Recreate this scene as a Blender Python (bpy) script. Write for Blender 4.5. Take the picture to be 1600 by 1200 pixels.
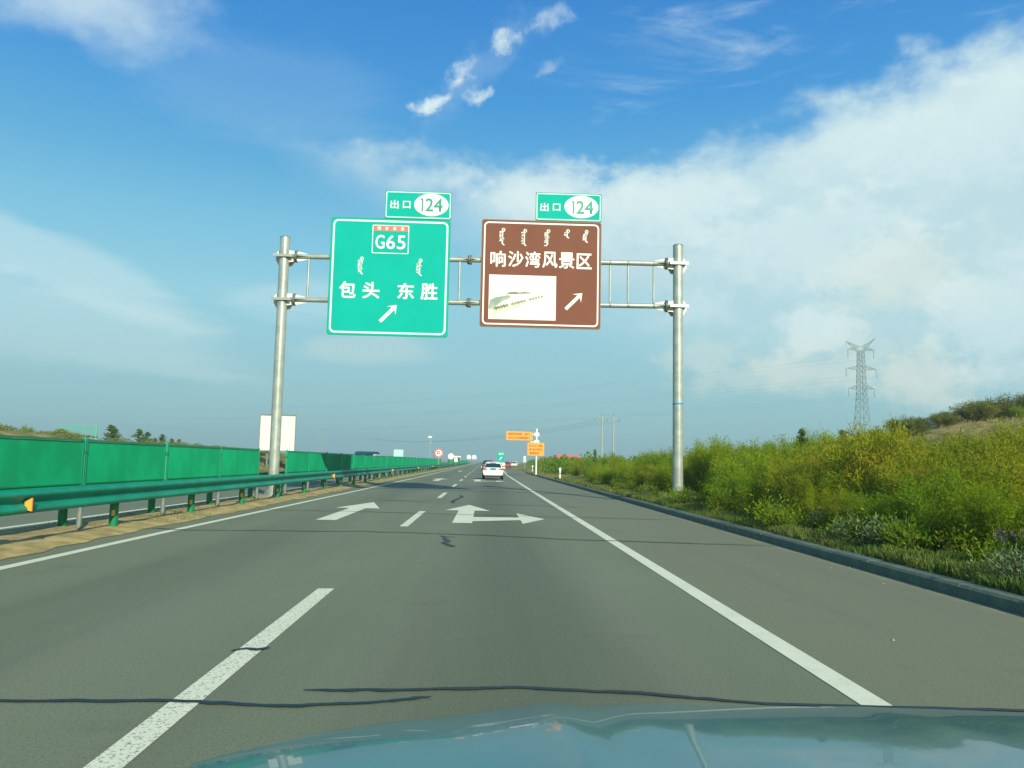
import bpy, bmesh, math, random
import numpy as np
from mathutils import Vector, Matrix
from math import radians as R_, sin, cos, pi
random.seed(7); RNG = np.random.default_rng(7)
S = bpy.context.scene
for o in list(bpy.data.objects): bpy.data.objects.remove(o)
COL = S.collection

# ------------------------------------------------------------------ camera
cd = bpy.data.cameras.new('camera'); cam = bpy.data.objects.new('camera', cd); COL.objects.link(cam)
cd.sensor_width = 36.0; cd.lens = 36.0 * 1250 / 1600; cd.clip_start = 0.05; cd.clip_end = 12000
cR = Vector((0.99919695, -0.0342199, 0.02084358)); cU = Vector((-0.02405513, -0.09629321, 0.99506229)); cF = Vector((0.03204384, 0.9947646, 0.09703905))
m = Matrix(((cR.x, cU.x, -cF.x, 0), (cR.y, cU.y, -cF.y, 0), (cR.z, cU.z, -cF.z, 1.3), (0, 0, 0, 1)))
cam.matrix_world = m
S.camera = cam

# ------------------------------------------------------------------ world and sun
SUN_DIR = Vector((0.36, -1.0, 0.50)).normalized()       # towards the sun: behind the camera, a little to the right
SUN_EL = math.asin(SUN_DIR.z); SUN_ROT = math.atan2(SUN_DIR.x, SUN_DIR.y)
W = bpy.data.worlds.new('World'); S.world = W; W.use_nodes = True
nt = W.node_tree; nt.nodes.clear()
def N(t, **k):
    n = nt.nodes.new(t)
    for a, b in k.items(): setattr(n, a, b)
    return n
def setin(sock, v):
    if hasattr(v, 'is_output'): nt.links.new(v, sock)
    else: sock.default_value = v
def MA(op, a, b=0.0, c=0.0, clamp=False):
    n = N('ShaderNodeMath', operation=op, use_clamp=clamp)
    setin(n.inputs[0], a); setin(n.inputs[1], b)
    if op in ('MULTIPLY_ADD',): setin(n.inputs[2], c)
    return n.outputs[0]
def SM(v, a, b):
    n = N('ShaderNodeMapRange', interpolation_type='SMOOTHSTEP')
    setin(n.inputs['Value'], v); n.inputs['From Min'].default_value = a; n.inputs['From Max'].default_value = b
    return n.outputs[0]
def MIX(f, a, b, mode='MIX'):
    n = N('ShaderNodeMix', data_type='RGBA', blend_type=mode)
    setin(n.inputs[0], f)
    setin(n.inputs[6], a if hasattr(a, 'is_output') else (*a, 1)); setin(n.inputs[7], b if hasattr(b, 'is_output') else (*b, 1))
    return n.outputs[2]
tc = N('ShaderNodeTexCoord'); DIR = tc.outputs['Generated']
sx = N('ShaderNodeSeparateXYZ'); nt.links.new(DIR, sx.inputs[0])
AZ = MA('MULTIPLY', MA('ARCTAN2', sx.outputs[0], sx.outputs[1]), 57.2958)
EL = MA('MULTIPLY', MA('ARCSINE', sx.outputs[2]), 57.2958)
def NOI(scale, sxyz=(1, 1, 1), detail=6, rough=0.55, loc=(0, 0, 0), dist=0.0):
    mp = N('ShaderNodeMapping'); nt.links.new(DIR, mp.inputs[0]); mp.inputs['Scale'].default_value = sxyz; mp.inputs['Location'].default_value = loc
    n = N('ShaderNodeTexNoise'); nt.links.new(mp.outputs[0], n.inputs['Vector'])
    n.inputs['Scale'].default_value = scale; n.inputs['Detail'].default_value = detail; n.inputs['Roughness'].default_value = rough; n.inputs['Distortion'].default_value = dist
    return MA('SUBTRACT', n.outputs['Fac'], 0.5)
sky = N('ShaderNodeTexSky'); sky.sky_type = 'NISHITA'; sky.sun_disc = False
sky.sun_elevation = SUN_EL; sky.sun_rotation = SUN_ROT; sky.air_density = 1.0; sky.dust_density = 0.6; sky.ozone_density = 1.5
ramp = N('ShaderNodeValToRGB'); nt.links.new(MA('DIVIDE', EL, 90.0, clamp=True), ramp.inputs[0])
def ramp_set(n, stops):
    e = n.color_ramp.elements
    while len(e) > 1: e.remove(e[-1])
    e[0].position = stops[0][0]; e[0].color = (*stops[0][1], 1)
    for p, c in stops[1:]:
        q = e.new(p); q.color = (*c, 1)
def srgb(r, g, b):
    f = lambda v: ((v / 255 + 0.055) / 1.055) ** 2.4 if v > 10 else v / 255 / 12.92
    return (f(r), f(g), f(b))
ramp_set(ramp, [(0.0, srgb(132, 180, 184)), (2.5/90, srgb(136, 182, 190)), (6/90, srgb(141, 188, 198)), (11/90, srgb(140, 196, 212)), (16/90, srgb(114, 182, 212)),
                (20/90, srgb(86, 162, 208)), (25/90, srgb(58, 141, 206)), (32/90, srgb(42, 122, 196)), (60/90, srgb(44, 100, 172)), (1.0, srgb(40, 94, 165))])
base = MIX(0.9, MIX(1.0, sky.outputs[0], (0.075, 0.095, 0.085), 'MULTIPLY'), ramp.outputs[0])
# clouds, all placed by true direction
nA = NOI(3.2, (1, 1, 2.2), 7, 0.6, (3.1, 0, 1)); nB = NOI(11, (1, 1, 1.5), 7, 0.6, (0, 5, 2)); nC = NOI(26, (1, 1, 1.3), 7, 0.68); nD = NOI(48, (1, 1, 1), 4, .6, (4, 4, 1)); nF = MA('ADD', MA('MULTIPLY', nB, .8), MA('MULTIPLY', NOI(34, (1, 1, 1.3), 7, .66, (2, 7, 3)), .8)); nE = NOI(40, (1, 1, 1), 4, .6, (9, 1, 6)); nG = NOI(95, (1, 1, 1), 6, .7)
nW = NOI(2.6, (1.5, 1, 7), 8, 0.65, (8, 2, 0), 0.6)
def ell(u, v, a, b, k=0.6, n=None, lo=-0.25, hi=0.45, tilt=0.0):
    du = MA('SUBTRACT', AZ, u); dv = MA('SUBTRACT', MA('SUBTRACT', EL, v), MA('MULTIPLY', du, tilt))
    if n is nC: du = MA('ADD', du, MA('MULTIPLY', nE, a * 3.4)); dv = MA('ADD', dv, MA('MULTIPLY', nD, b * 3.2))
    d = MA('SQRT', MA('ADD', MA('POWER', MA('ABSOLUTE', MA('DIVIDE', du, a)), 2.0), MA('POWER', MA('ABSOLUTE', MA('DIVIDE', dv, b)), 2.0)))
    return SM(MA('ADD', MA('SUBTRACT', 1.0, d), MA('MULTIPLY', nB if n is None else n, k * 3)), lo, hi)
def over(col, mask, c, op=1.0):
    return MIX(MA('MULTIPLY', mask, op, clamp=True), col, c)
WHT = srgb(212, 228, 228); GRY = srgb(182, 209, 214); WRM = srgb(208, 219, 210)
# the wide bank of cloud on the right
vb = MA('ADD', 20.6, MA('MULTIPLY', MA('MAXIMUM', MA('SUBTRACT', AZ, 12.0), 0.0), 0.24))
top = SM(MA('ADD', MA('SUBTRACT', vb, EL), MA('ADD', MA('MULTIPLY', nA, 7.0), MA('MULTIPLY', nB, 7.0))), -1.2, 2.6)
left = SM(MA('ADD', MA('ADD', AZ, MA('MULTIPLY', MA('SUBTRACT', EL, 19.0), 1.7)), MA('MULTIPLY', nA, 14.0)), -13.0, 3.0)
bot = SM(MA('ADD', EL, MA('MULTIPLY', nB, 5.0)), 1.5, 13.0)
bank = MA('MULTIPLY', MA('MULTIPLY', top, left), bot)
dens = MA('ADD', 0.80, MA('ADD', MA('MULTIPLY', nW, 0.9), MA('MULTIPLY', nA, 0.8)))
dens = MA('ADD', dens, MA('MULTIPLY', SM(AZ, 8.0, 36.0), 0.22))
col = over(base, bank, GRY, MA('MINIMUM', MA('MAXIMUM', dens, 0.15), 0.92))
edge = MA('MULTIPLY', SM(MA('SUBTRACT', EL, vb), -8.0, 0.0), SM(MA('SUBTRACT', vb, EL), -4.0, 0.5))
col = over(col, MA('MULTIPLY', bank, edge), WHT, 0.55)
col = over(col, MA('MULTIPLY', bank, SM(MA('ADD', MA('ADD', nE, MA('MULTIPLY', nB, 1.6)), nA), 0.0, 0.4)), WHT, 0.18)
# veil and wisps
col = over(col, MA('MULTIPLY', SM(nW, 0.03, 0.28), MA('MULTIPLY', SM(EL, 20.0, 26.0), SM(AZ, -3.0, 16.0))), WHT, 0.38)
col = over(col, ell(-29, 12.0, 9, 1.9, 0.7, nW, tilt=-0.33), WHT, 0.34)
col = over(col, ell(-30, 8.6, 13, 2.6, 0.7, nW, tilt=-0.2), WHT, 0.26)
col = over(col, ell(-12, 11.0, 7, 1.6, 0.8, nW), WHT, 0.25)
col = over(col, ell(-9.0, 7.7, 5.5, 1.2, 0.5, nB), WRM, 0.3)
col = over(col, ell(-27.5, 27.6, 6.5, 2.6, 0.75, nB, -0.5, 1.0), WHT, 0.6)
col = over(col, ell(-16, 24, 9, 3, 0.7, nW), WHT, 0.08)
# small cumulus
col = over(col, ell(-1.8, 26.4, 5.0, 2.0, 0.9, nE, -0.3, 1.2, tilt=.8), WHT, .14)
for (u, v, a, b, op) in [(-4.3, 24.7, 1.5, 0.75, .95), (-2.6, 26.4, 1.1, 1.0, .8), (-1.3, 25.2, 1.1, 0.7, .8), (-1.6, 27.2, 1.0, 0.5, .35), (0.9, 28.7, 1.7, 0.8, .75), (4.6, 30.4, 2.0, 1.0, .4), (4.0, 27.2, 1.0, .5, .3)]:
    col = over(col, ell(u, v, a * .88, b * .85, 0.7, nC, -0.25, 1.1, tilt=.35), WHT, op * .95)
for (u, v, a, b, op, c) in [(15.5, 7.6, 4.0, 1.5, .42, WRM), (22.5, 9.3, 3.2, 2.2, .7, WHT), (24, 6.5, 6, 2.2, .5, WRM), (28.5, 6.2, 4.0, 2.6, .75, WRM), (19, 6.0, 6, 1.6, .4, WRM), (15, 11.0, 2.4, 1.3, .34, WHT), (28, 12.5, 5.5, 3.2, .65, WRM), (33, 10, 5, 5, .5, WHT), (22, 15, 9, 4, .4, WHT), (12, 18.5, 12, 2.8, .4, WHT), (33, 20, 9, 4.5, .4, WHT), (5, 19.5, 9, 2.0, .4, WHT)]:
    col = over(col, ell(u, v, a, b, 0.7, nF, -0.1, 0.7), c, op)
# scattered cloud outside the picture as well
col = over(col, MA('MULTIPLY', SM(nA, 0.05, 0.2), SM(MA('ABSOLUTE', AZ), 45.0, 70.0)), GRY, 0.6)
bg = N('ShaderNodeBackground'); out = N('ShaderNodeOutputWorld')
nt.links.new(MIX(1.0, col, (10, 10, 10), 'MULTIPLY'), bg.inputs[0]); bg.inputs[1].default_value = 0.1
nt.links.new(bg.outputs[0], out.inputs[0])

sl = bpy.data.lights.new('sun', 'SUN'); so = bpy.data.objects.new('sun', sl); COL.objects.link(so)
sl.energy = 4.8; sl.angle = R_(0.55); sl.color = (1.0, 0.95, 0.77)
so.rotation_euler = SUN_DIR.to_track_quat('Z', 'Y').to_euler(); so.location = (20, -40, 40)
S.view_settings.view_transform = 'Standard'; S.view_settings.look = 'None'; S.view_settings.exposure = 0.28; S.view_settings.gamma = 1.0
S.view_settings.use_curve_mapping = False
S.cycles.volume_bounces = 0; S.cycles.max_bounces = 6; S.cycles.transparent_max_bounces = 8

# ------------------------------------------------------------------ materials
MATS = {}
def mat(name, c, rough=0.6, metal=0.0, spec=0.4, var=0.0, vscale=6.0, coat=0.0, bump=0.0, bscale=40.0, transl=0.0, emit=None, c2=None, objrand=0.0, wear=None):
    global nt
    if name in MATS: return MATS[name]
    mt = bpy.data.materials.new(name); mt.use_nodes = True; old = nt; nt = mt.node_tree
    b = nt.nodes['Principled BSDF']; b.inputs['Base Color'].default_value = (*c, 1); b.inputs['Roughness'].default_value = rough
    b.inputs['Metallic'].default_value = metal; b.inputs['Specular IOR Level'].default_value = spec; b.inputs['Coat Weight'].default_value = coat
    t = N('ShaderNodeTexCoord'); cc = None
    if var or c2:
        n = N('ShaderNodeTexNoise'); nt.links.new(t.outputs['Object'], n.inputs['Vector']); n.inputs['Scale'].default_value = vscale; n.inputs['Detail'].default_value = 6; n.inputs['Roughness'].default_value = .62
        f = SM(n.outputs['Fac'], 0.36, 0.64)
        b2 = c2 if c2 else tuple(v * (1 - var) for v in c)
        cc = MIX(f, c, b2)
    if wear:        # (colour, amount, scale)
        n = N('ShaderNodeTexNoise'); nt.links.new(t.outputs['Object'], n.inputs['Vector']); n.inputs['Scale'].default_value = wear[2]; n.inputs['Detail'].default_value = 8; n.inputs['Roughness'].default_value = .75
        cc = MIX(SM(n.outputs['Fac'], 0.5 + 0.2 * (1 - wear[1]), 0.62 + 0.2 * (1 - wear[1])), cc if cc else c, wear[0])
    if objrand:
        oi = N('ShaderNodeObjectInfo'); h = N('ShaderNodeHueSaturation'); setin(h.inputs['Color'], cc if cc else (*c, 1))
        setin(h.inputs['Hue'], MA('MULTIPLY_ADD', oi.outputs['Random'], -0.06 * objrand, 0.5 + 0.03 * objrand)); setin(h.inputs['Value'], MA('MULTIPLY_ADD', oi.outputs['Random'], 0.5 * objrand, 1 - 0.25 * objrand))
        cc = h.outputs[0]
    if cc: nt.links.new(cc, b.inputs['Base Color'])
    if bump:
        n = N('ShaderNodeTexNoise'); nt.links.new(t.outputs['Object'], n.inputs['Vector']); n.inputs['Scale'].default_value = bscale; n.inputs['Detail'].default_value = 4
        bp = N('ShaderNodeBump'); bp.inputs['Strength'].default_value = bump; bp.inputs['Distance'].default_value = 0.02
        nt.links.new(n.outputs['Fac'], bp.inputs['Height']); nt.links.new(bp.outputs[0], b.inputs['Normal'])
    if transl:
        tr = N('ShaderNodeBsdfTranslucent'); ms = N('ShaderNodeMixShader'); ms.inputs[0].default_value = transl
        if cc: nt.links.new(cc, tr.inputs[0])
        else: tr.inputs[0].default_value = (*c, 1)
        nt.links.new(b.outputs[0], ms.inputs[1]); nt.links.new(tr.outputs[0], ms.inputs[2]); nt.links.new(ms.outputs[0], nt.nodes['Material Output'].inputs[0])
    nt = old; MATS[name] = mt; return mt

def asphalt_mat():
    global nt
    mt = bpy.data.materials.new('asphalt'); mt.use_nodes = True; old = nt; nt = mt.node_tree
    b = nt.nodes['Principled BSDF']; b.inputs['Roughness'].default_value = 0.82; b.inputs['Specular IOR Level'].default_value = 0.25; b.inputs['Sheen Weight'].default_value = 0.03; b.inputs['Sheen Roughness'].default_value = 0.6; b.inputs['Sheen Tint'].default_value = (.85, 1, .85, 1)
    t = N('ShaderNodeTexCoord'); P = t.outputs['Object']; s = N('ShaderNodeSeparateXYZ'); nt.links.new(P, s.inputs[0])
    def noi(sc, d=5, r=.6, scl=(1, 1, 1)):
        mp = N('ShaderNodeMapping'); nt.links.new(P, mp.inputs[0]); mp.inputs['Scale'].default_value = scl
        n = N('ShaderNodeTexNoise'); nt.links.new(mp.outputs[0], n.inputs['Vector']); n.inputs['Scale'].default_value = sc; n.inputs['Detail'].default_value = d; n.inputs['Roughness'].default_value = r
        return n.outputs['Fac']
    big = noi(0.35, 5, .6, (1, .35, 1)); st = noi(1.6, 5, .6, (1, 0.04, 1)); fine = noi(85, 4, .9); sp = noi(55, 4, .85)
    X = s.outputs[0]
    c = MIX(SM(big, .3, .7), srgb(99, 108, 83), srgb(110, 118, 93))
    def band(x0, w): return SM(MA('ABSOLUTE', MA('SUBTRACT', X, x0)), w, 0.0)
    dark = MA('ADD', MA('MULTIPLY', band(0.35, 1.35), 0.8), MA('MULTIPLY', band(-3.5, 1.3), 0.4))
    wheel = MA('ADD', band(-0.55, .45), band(1.25, .45)); wheel = MA('ADD', wheel, MA('ADD', band(-2.6, .45), band(-4.4, .45)))
    c = MIX(MA('MULTIPLY', dark, MA('ADD', 0.5, st)), c, srgb(76, 86, 66))
    c = MIX(MA('MULTIPLY', wheel, 0.16), c, srgb(120, 122, 106))
    c = MIX(MA('MULTIPLY', SM(MA('ADD', X, MA('MULTIPLY', st, .3)), 2.35, 2.6), 0.8), c, srgb(110, 113, 88))
    c = MIX(MA('MULTIPLY', SM(fine, .54, .64), .6), c, srgb(156, 160, 128))
    c = MIX(MA('MULTIPLY', SM(sp, .5, .38), .5), c, srgb(56, 62, 44))
    c = MIX(MA('MULTIPLY', SM(st, .5, .75), .3), c, srgb(76, 82, 68)); c = MIX(MA('MULTIPLY', SM(noi(.9, 6, .7), .58, .72), .35), c, srgb(72, 80, 66)); c = MIX(MA('MULTIPLY', SM(noi(2.2, 6, .75, (1, .5, 1)), .62, .72), .3), c, srgb(130, 134, 110))
    c = MIX(MA('MULTIPLY', SM(MA('ADD', X, MA('MULTIPLY', noi(3, 5, .7), .5)), 4.95, 5.2), .55), c, srgb(150, 138, 100))
    nt.links.new(c, b.inputs['Base Color'])
    bp = N('ShaderNodeBump'); bp.inputs['Strength'].default_value = 0.3; bp.inputs['Distance'].default_value = 0.004
    nt.links.new(fine, bp.inputs['Height']); nt.links.new(bp.outputs[0], b.inputs['Normal'])
    nt = old; return mt
M_ASP = asphalt_mat()
M_PAINT = mat('road_paint', (0.70, 0.72, 0.52), 0.7, wear=(srgb(126, 130, 100), 0.62, 30.0), var=0.08, vscale=3)
M_PAINTW = mat('worn_road_paint', (0.70, 0.72, 0.52), 0.75, wear=(srgb(112, 118, 88), 0.95, 45.0))
M_TAR = mat('tar_seal', srgb(34, 52, 52), 0.55, var=.3, vscale=20)
M_DIRT = mat('dirt', srgb(188, 166, 110), 0.95, c2=srgb(146, 130, 82), vscale=2.2, bump=.8, bscale=18)
M_GALV = mat('galvanised_steel', srgb(172, 180, 168), 0.42, metal=0.35, var=.22, vscale=3.5)
M_GALVD = mat('galvanised_steel_dull', srgb(128, 138, 128), 0.5, metal=0.3, var=.25, vscale=5)
M_GREEN = mat('sign_green', (0.002, 0.40, 0.31), 0.65, spec=.08, var=.06, vscale=1.3)
M_SGRN = mat('sign_green_edge', (0.01, 0.33, 0.2), 0.65, spec=.08)
M_SIGNW = mat('sign_white', (0.78, 0.80, 0.72), 0.5, var=.05, vscale=3)
M_BROWN = mat('sign_brown', (0.20, 0.078, 0.048), 0.65, spec=.08, var=.08, vscale=1.3)
M_BRNE = mat('sign_brown_edge', (0.19, 0.10, 0.06), 0.5)
M_RED = mat('sign_red', (0.6, 0.09, 0.06), 0.5)
M_RAIL = mat('rail_teal_paint', (0.002, 0.26, 0.165), 0.5, spec=.25, var=.2, vscale=1.4, wear=((0.05, .25, .16), .25, 9))
M_POSTG = mat('post_green_paint', (0.003, 0.20, 0.075), 0.4, var=.15, vscale=4)
M_FEN = mat('fence_green_mesh', (0.002, 0.29, 0.125), 0.6, spec=.2, c2=(0.002, 0.225, 0.095), vscale=1.1, wear=((.04, .20, .08), .35, 4))
M_FENP = mat('fence_green_frame', (0.006, 0.21, 0.11), 0.45)
M_FENL = mat('fence_post_light', (0.006, 0.33, 0.15), 0.45)
M_AMB = mat('amber_reflector', (0.95, 0.42, 0.07), 0.3)
M_BLK = mat('black_rubber', (0.015, 0.016, 0.015), 0.7)
M_WHITE = mat('white_paint', (0.80, 0.80, 0.70), 0.35, coat=.5, var=.03)
M_GLASS = mat('dark_glass', (0.012, 0.035, 0.032), 0.08, spec=.8)
M_LAMP = mat('tail_lamp_red', (0.45, 0.06, 0.03), 0.2)
M_BLUE = mat('plate_blue', (0.05, 0.25, 0.35), 0.4)
M_ORG = mat('orange_board', (0.85, 0.36, 0.035), 0.5, var=.05)
M_ORGT = mat('orange_board_print', (0.26, 0.05, 0.012), 0.5)
M_CONC = mat('concrete', srgb(150, 152, 136), 0.9, var=.25, vscale=5, bump=.4)
M_KERB = mat('kerb_dark', srgb(84, 100, 86), 0.85, c2=srgb(102, 114, 92), vscale=3, bump=.5, bscale=30)
M_KTOP = mat('soil', srgb(120, 112, 74), 0.95, var=.3)
M_RROOF = mat('red_sheet', (0.62, 0.10, 0.09), 0.6, var=.1)
M_TRUNK = mat('shrub_stem', (0.10, 0.075, 0.035), 0.9)
M_WOODP = mat('grey_pole_concrete', srgb(160, 165, 150), 0.9)

# ------------------------------------------------------------------ mesh helpers
class MB:
    def __init__(s): s.v = []; s.f = []
    def add(s, vs, fs):
        n = len(s.v); s.v += [tuple(v) for v in vs]; s.f += [tuple(i + n for i in f) for f in fs]; return s
    def box(s, x0, x1, y0, y1, z0, z1):
        return s.add([(x0, y0, z0), (x1, y0, z0), (x1, y1, z0), (x0, y1, z0), (x0, y0, z1), (x1, y0, z1), (x1, y1, z1), (x0, y1, z1)],
                     [(0, 3, 2, 1), (4, 5, 6, 7), (0, 1, 5, 4), (1, 2, 6, 5), (2, 3, 7, 6), (3, 0, 4, 7)])
    def tube(s, p, q, r, r2=None, n=12, cap=True):
        p = Vector(p); q = Vector(q); d = (q - p).normalized(); r2 = r if r2 is None else r2
        a = d.orthogonal().normalized(); b = d.cross(a); vs = []
        for c, rr in ((p, r), (q, r2)):
            for i in range(n):
                t = 2 * pi * i / n; vs.append(c + a * (rr * cos(t)) + b * (rr * sin(t)))
        fs = [(i, (i + 1) % n, n + (i + 1) % n, n + i) for i in range(n)]
        if cap: fs += [tuple(range(n))[::-1], tuple(range(n, 2 * n))]
        return s.add(vs, fs)
    def prism(s, pts, axis, a, b):
        n = len(pts)
        def mk(u, v, w): return {'y': (u, w, v), 'x': (w, u, v), 'z': (u, v, w)}[axis]
        vs = [mk(u, v, a) for u, v in pts] + [mk(u, v, b) for u, v in pts]
        return s.add(vs, [tuple(range(n))[::-1], tuple(range(n, 2 * n))] + [(i, (i + 1) % n, n + (i + 1) % n, n + i) for i in range(n)])
    def mesh(s, name, m):
        me = bpy.data.meshes.new(name); me.from_pydata(s.v, [], s.f); me.materials.append(m)
        bm = bmesh.new(); bm.from_mesh(me); bmesh.ops.recalc_face_normals(bm, faces=bm.faces); bm.to_mesh(me); bm.free(); return me
    def build(s, name, m, parent=None, smooth=False, loc=None, bevel=0):
        me = s.mesh(name, m)
        o = bpy.data.objects.new(name, me); COL.objects.link(o); o.parent = parent
        if loc: o.location = loc
        if name in ('flange_bolts', 'anchor_bolts', 'gusset', 'stiffener', 'picture_riders', 'saddle_clamp', 'vertical_script', 'lattice_body', 'cross_arm', 'earth_wire_peak'): o['kind'] = 'stuff'
        if smooth: me.shade_smooth(); me.set_sharp_from_angle(angle=R_(40))
        if bevel:
            md = o.modifiers.new('bevel', 'BEVEL'); md.width = bevel; md.segments = 2; md.limit_method = 'ANGLE'
        return o
def inst(name, me, parent=None, loc=(0, 0, 0), rot=0, sc=1):
    o = bpy.data.objects.new(name, me); COL.objects.link(o); o.parent = parent; o.location = loc; o.rotation_euler[2] = rot
    o.scale = (sc, sc, sc) if not hasattr(sc, '__len__') else sc
    return o
def tag(o, label=None, cat=None, group=None, kind=None):
    if label: o['label'] = label
    if cat: o['category'] = cat
    if group: o['group'] = group
    if kind: o['kind'] = kind
    return o
def thing(name, label, cat, loc=(0, 0, 0), group=None, rz=0):
    o = bpy.data.objects.new(name, None); COL.objects.link(o); o.location = loc; o.rotation_euler[2] = rz; o.empty_display_size = .3
    return tag(o, label, cat, group)
def np_mesh(name, V, F, m, mats=None):
    me = bpy.data.meshes.new(name); V = np.asarray(V, dtype=np.float32); F = np.asarray(F, dtype=np.int32); k = F.shape[1]
    me.vertices.add(len(V)); me.vertices.foreach_set('co', V.ravel()); me.loops.add(F.size); me.loops.foreach_set('vertex_index', F.ravel())
    me.polygons.add(len(F)); me.polygons.foreach_set('loop_start', np.arange(len(F), dtype=np.int32) * k); me.polygons.foreach_set('loop_total', np.full(len(F), k, dtype=np.int32))
    me.update(calc_edges=True); me.validate(); me.materials.append(m); return me

# ------------------------------------------------------------------ ground
def smst(t): t = np.clip(t, 0, 1); return t * t * (3 - 2 * t)
def vnoise(x, y, s, seed=0):
    x = x / s; y = y / s; xi = np.floor(x); yi = np.floor(y); fx = smst(x - xi); fy = smst(y - yi)
    def h(a, b):
        v = np.sin(a * 127.1 + b * 311.7 + seed * 74.7) * 43758.5453; return v - np.floor(v)
    return (h(xi, yi) * (1 - fx) + h(xi + 1, yi) * fx) * (1 - fy) + (h(xi, yi + 1) * (1 - fx) + h(xi + 1, yi + 1) * fx) * fy
def ground_z(x, y):
    x = np.asarray(x, float); y = np.asarray(y, float)
    xr = x - 5.15
    zr = 0.10 + 0.05 * np.clip(xr, 0, 6) + 3.9 * smst((x - 11.5) / 21) * np.exp(-((y - 42) / 30.0) ** 2 * (y > 42)) * smst((y + 10) / 25) + 0.5 * smst((x - 20) / 60) * smst((y - 60) / 60)
    zr = zr + (vnoise(x, y, 2.1) - .5) * 0.22 * smst(xr / 2) + (vnoise(x, y, 9, 3) - .5) * 0.7 * smst((x - 10) / 10)
    xl = -19.6 - x
    env = 0.74 * smst((165 - y) / 60) + 0.26 * smst((75 - y) / 40)
    zl = 0.02 + 2.45 * smst(xl / 7) * env + 0.9 * smst((xl - 8) / 22) * env + (vnoise(x, y, 6, 5) - .5) * 0.7 * smst(xl / 5) + (vnoise(x, y, 1.7, 8) - .5) * .15 * smst(xl / 2)
    z = np.where(x > 5.15, zr, np.where(x < -19.6, zl, -0.05))
    far = smst((np.hypot(x, y) - 300) / 500)
    return z * (1 - far) + (-0.3) * far * (np.abs(x) > 25) + z * far * (np.abs(x) <= 25)
def axis(segs):
    a = []
    for s0, s1, d in segs: a += list(np.arange(s0, s1, d))
    return np.array(a + [segs[-1][1]])
gx = axis([(-3000, -600, 300), (-600, -100, 25), (-100, -19.6, 1.6), (-19.6, 5.15, 24.75), (5.15, 45, .8), (45, 120, 4), (120, 600, 30), (600, 3000, 300)])
gy = axis([(-60, 0, 6), (0, 100, 1.2), (100, 240, 4), (240, 900, 33), (900, 6000, 500)])
GX, GY = np.meshgrid(gx, gy); GZ = ground_z(GX, GY)
nx, ny = len(gx), len(gy); ii = np.arange(nx * ny).reshape(ny, nx)
F = np.stack([ii[:-1, :-1], ii[:-1, 1:], ii[1:, 1:], ii[1:, :-1]], -1).reshape(-1, 4)
def ground_mat():
    global nt
    mt = bpy.data.materials.new('ground'); mt.use_nodes = True; old = nt; nt = mt.node_tree
    b = nt.nodes['Principled BSDF']; b.inputs['Roughness'].default_value = 0.95; b.inputs['Specular IOR Level'].default_value = 0.1
    t = N('ShaderNodeTexCoord'); P = t.outputs['Object']
    def noi(sc, d=6, r=.6):
        n = N('ShaderNodeTexNoise'); nt.links.new(P, n.inputs['Vector']); n.inputs['Scale'].default_value = sc; n.inputs['Detail'].default_value = d; n.inputs['Roughness'].default_value = r
        return n.outputs['Fac']
    c = MIX(SM(noi(.12), .42, .6), srgb(170, 150, 98), srgb(120, 118, 62))
    c = MIX(SM(noi(.9), .45, .6), c, srgb(104, 108, 50)); c = MIX(MA('MULTIPLY', SM(noi(9), .45, .7), .5), c, srgb(70, 72, 36))
    nt.links.new(c, b.inputs['Base Color']); nt = old; return mt
go = bpy.data.objects.new('ground', np_mesh('ground', np.stack([GX, GY, GZ], -1).reshape(-1, 3), F, ground_mat())); COL.objects.link(go); go['kind'] = 'structure'; go.data.shade_smooth()

# ------------------------------------------------------------------ road
def sheet(name, x0, x1, y0, y1, z, m, parent=None, kind=None, ny=1):
    ys = [y0 + (y1 - y0) * i / ny for i in range(ny + 1)]
    b = MB(); 
    for i in range(ny): b.add([(x0, ys[i], z), (x1, ys[i], z), (x1, ys[i + 1], z), (x0, ys[i + 1], z)], [(0, 1, 2, 3)])
    o = b.build(name, m, parent)
    if kind: o['kind'] = kind
    return o
road = MB().add([(-5.95, -20, 0), (4.96, -20, 0), (4.96, 96, 0), (9.5, 190, 0), (12.5, 260, 0), (7, 262, 0), (4.2, 200, 0), (3.4, 260, 0), (3.4, 2500, 0), (-5.95, 2500, 0)],
        [(0, 1, 2, 9), (2, 3, 6), (3, 4, 5), (3, 5, 6), (2, 6, 7), (2, 7, 9), (7, 8, 9)]).build('road', M_ASP); road['kind'] = 'structure'
opp = sheet('opposite_road', -18.9, -7.72, -20, 2500, 0.0, M_ASP, kind='structure')
def quadline(pts, w, z, name, m, parent):
    """a painted or poured strip following a polyline"""
    b = MB(); vs = []; n = len(pts)
    for i, p in enumerate(pts):
        a = Vector(pts[max(i - 1, 0)][:2]); c = Vector(pts[min(i + 1, n - 1)][:2]); d = (c - a).normalized(); nn = Vector((-d.y, d.x))
        ww = w[i] if hasattr(w, '__len__') else w
        vs += [(p[0] + nn.x * ww / 2, p[1] + nn.y * ww / 2, z), (p[0] - nn.x * ww / 2, p[1] - nn.y * ww / 2, z)]
    b.add(vs, [(2 * i, 2 * i + 1, 2 * i + 3, 2 * i + 2) for i in range(n - 1)])
    return b.build(name, m, parent)
Z1 = 0.004; Z2 = 0.009
quadline([(-8.15, -10), (-8.15, 14), (-7.95, 27), (-7.95, 2400)], .16, .004, 'edge_line', M_PAINT, opp)
for i in range(60): sheet('lane_dash', -11.9, -11.74, 3 + 12.3 * i, 8 + 12.3 * i, .004, M_PAINT, opp)
quadline([(-15.5, -10), (-15.5, 2400)], .16, .004, 'edge_line', M_PAINT, opp)
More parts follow.
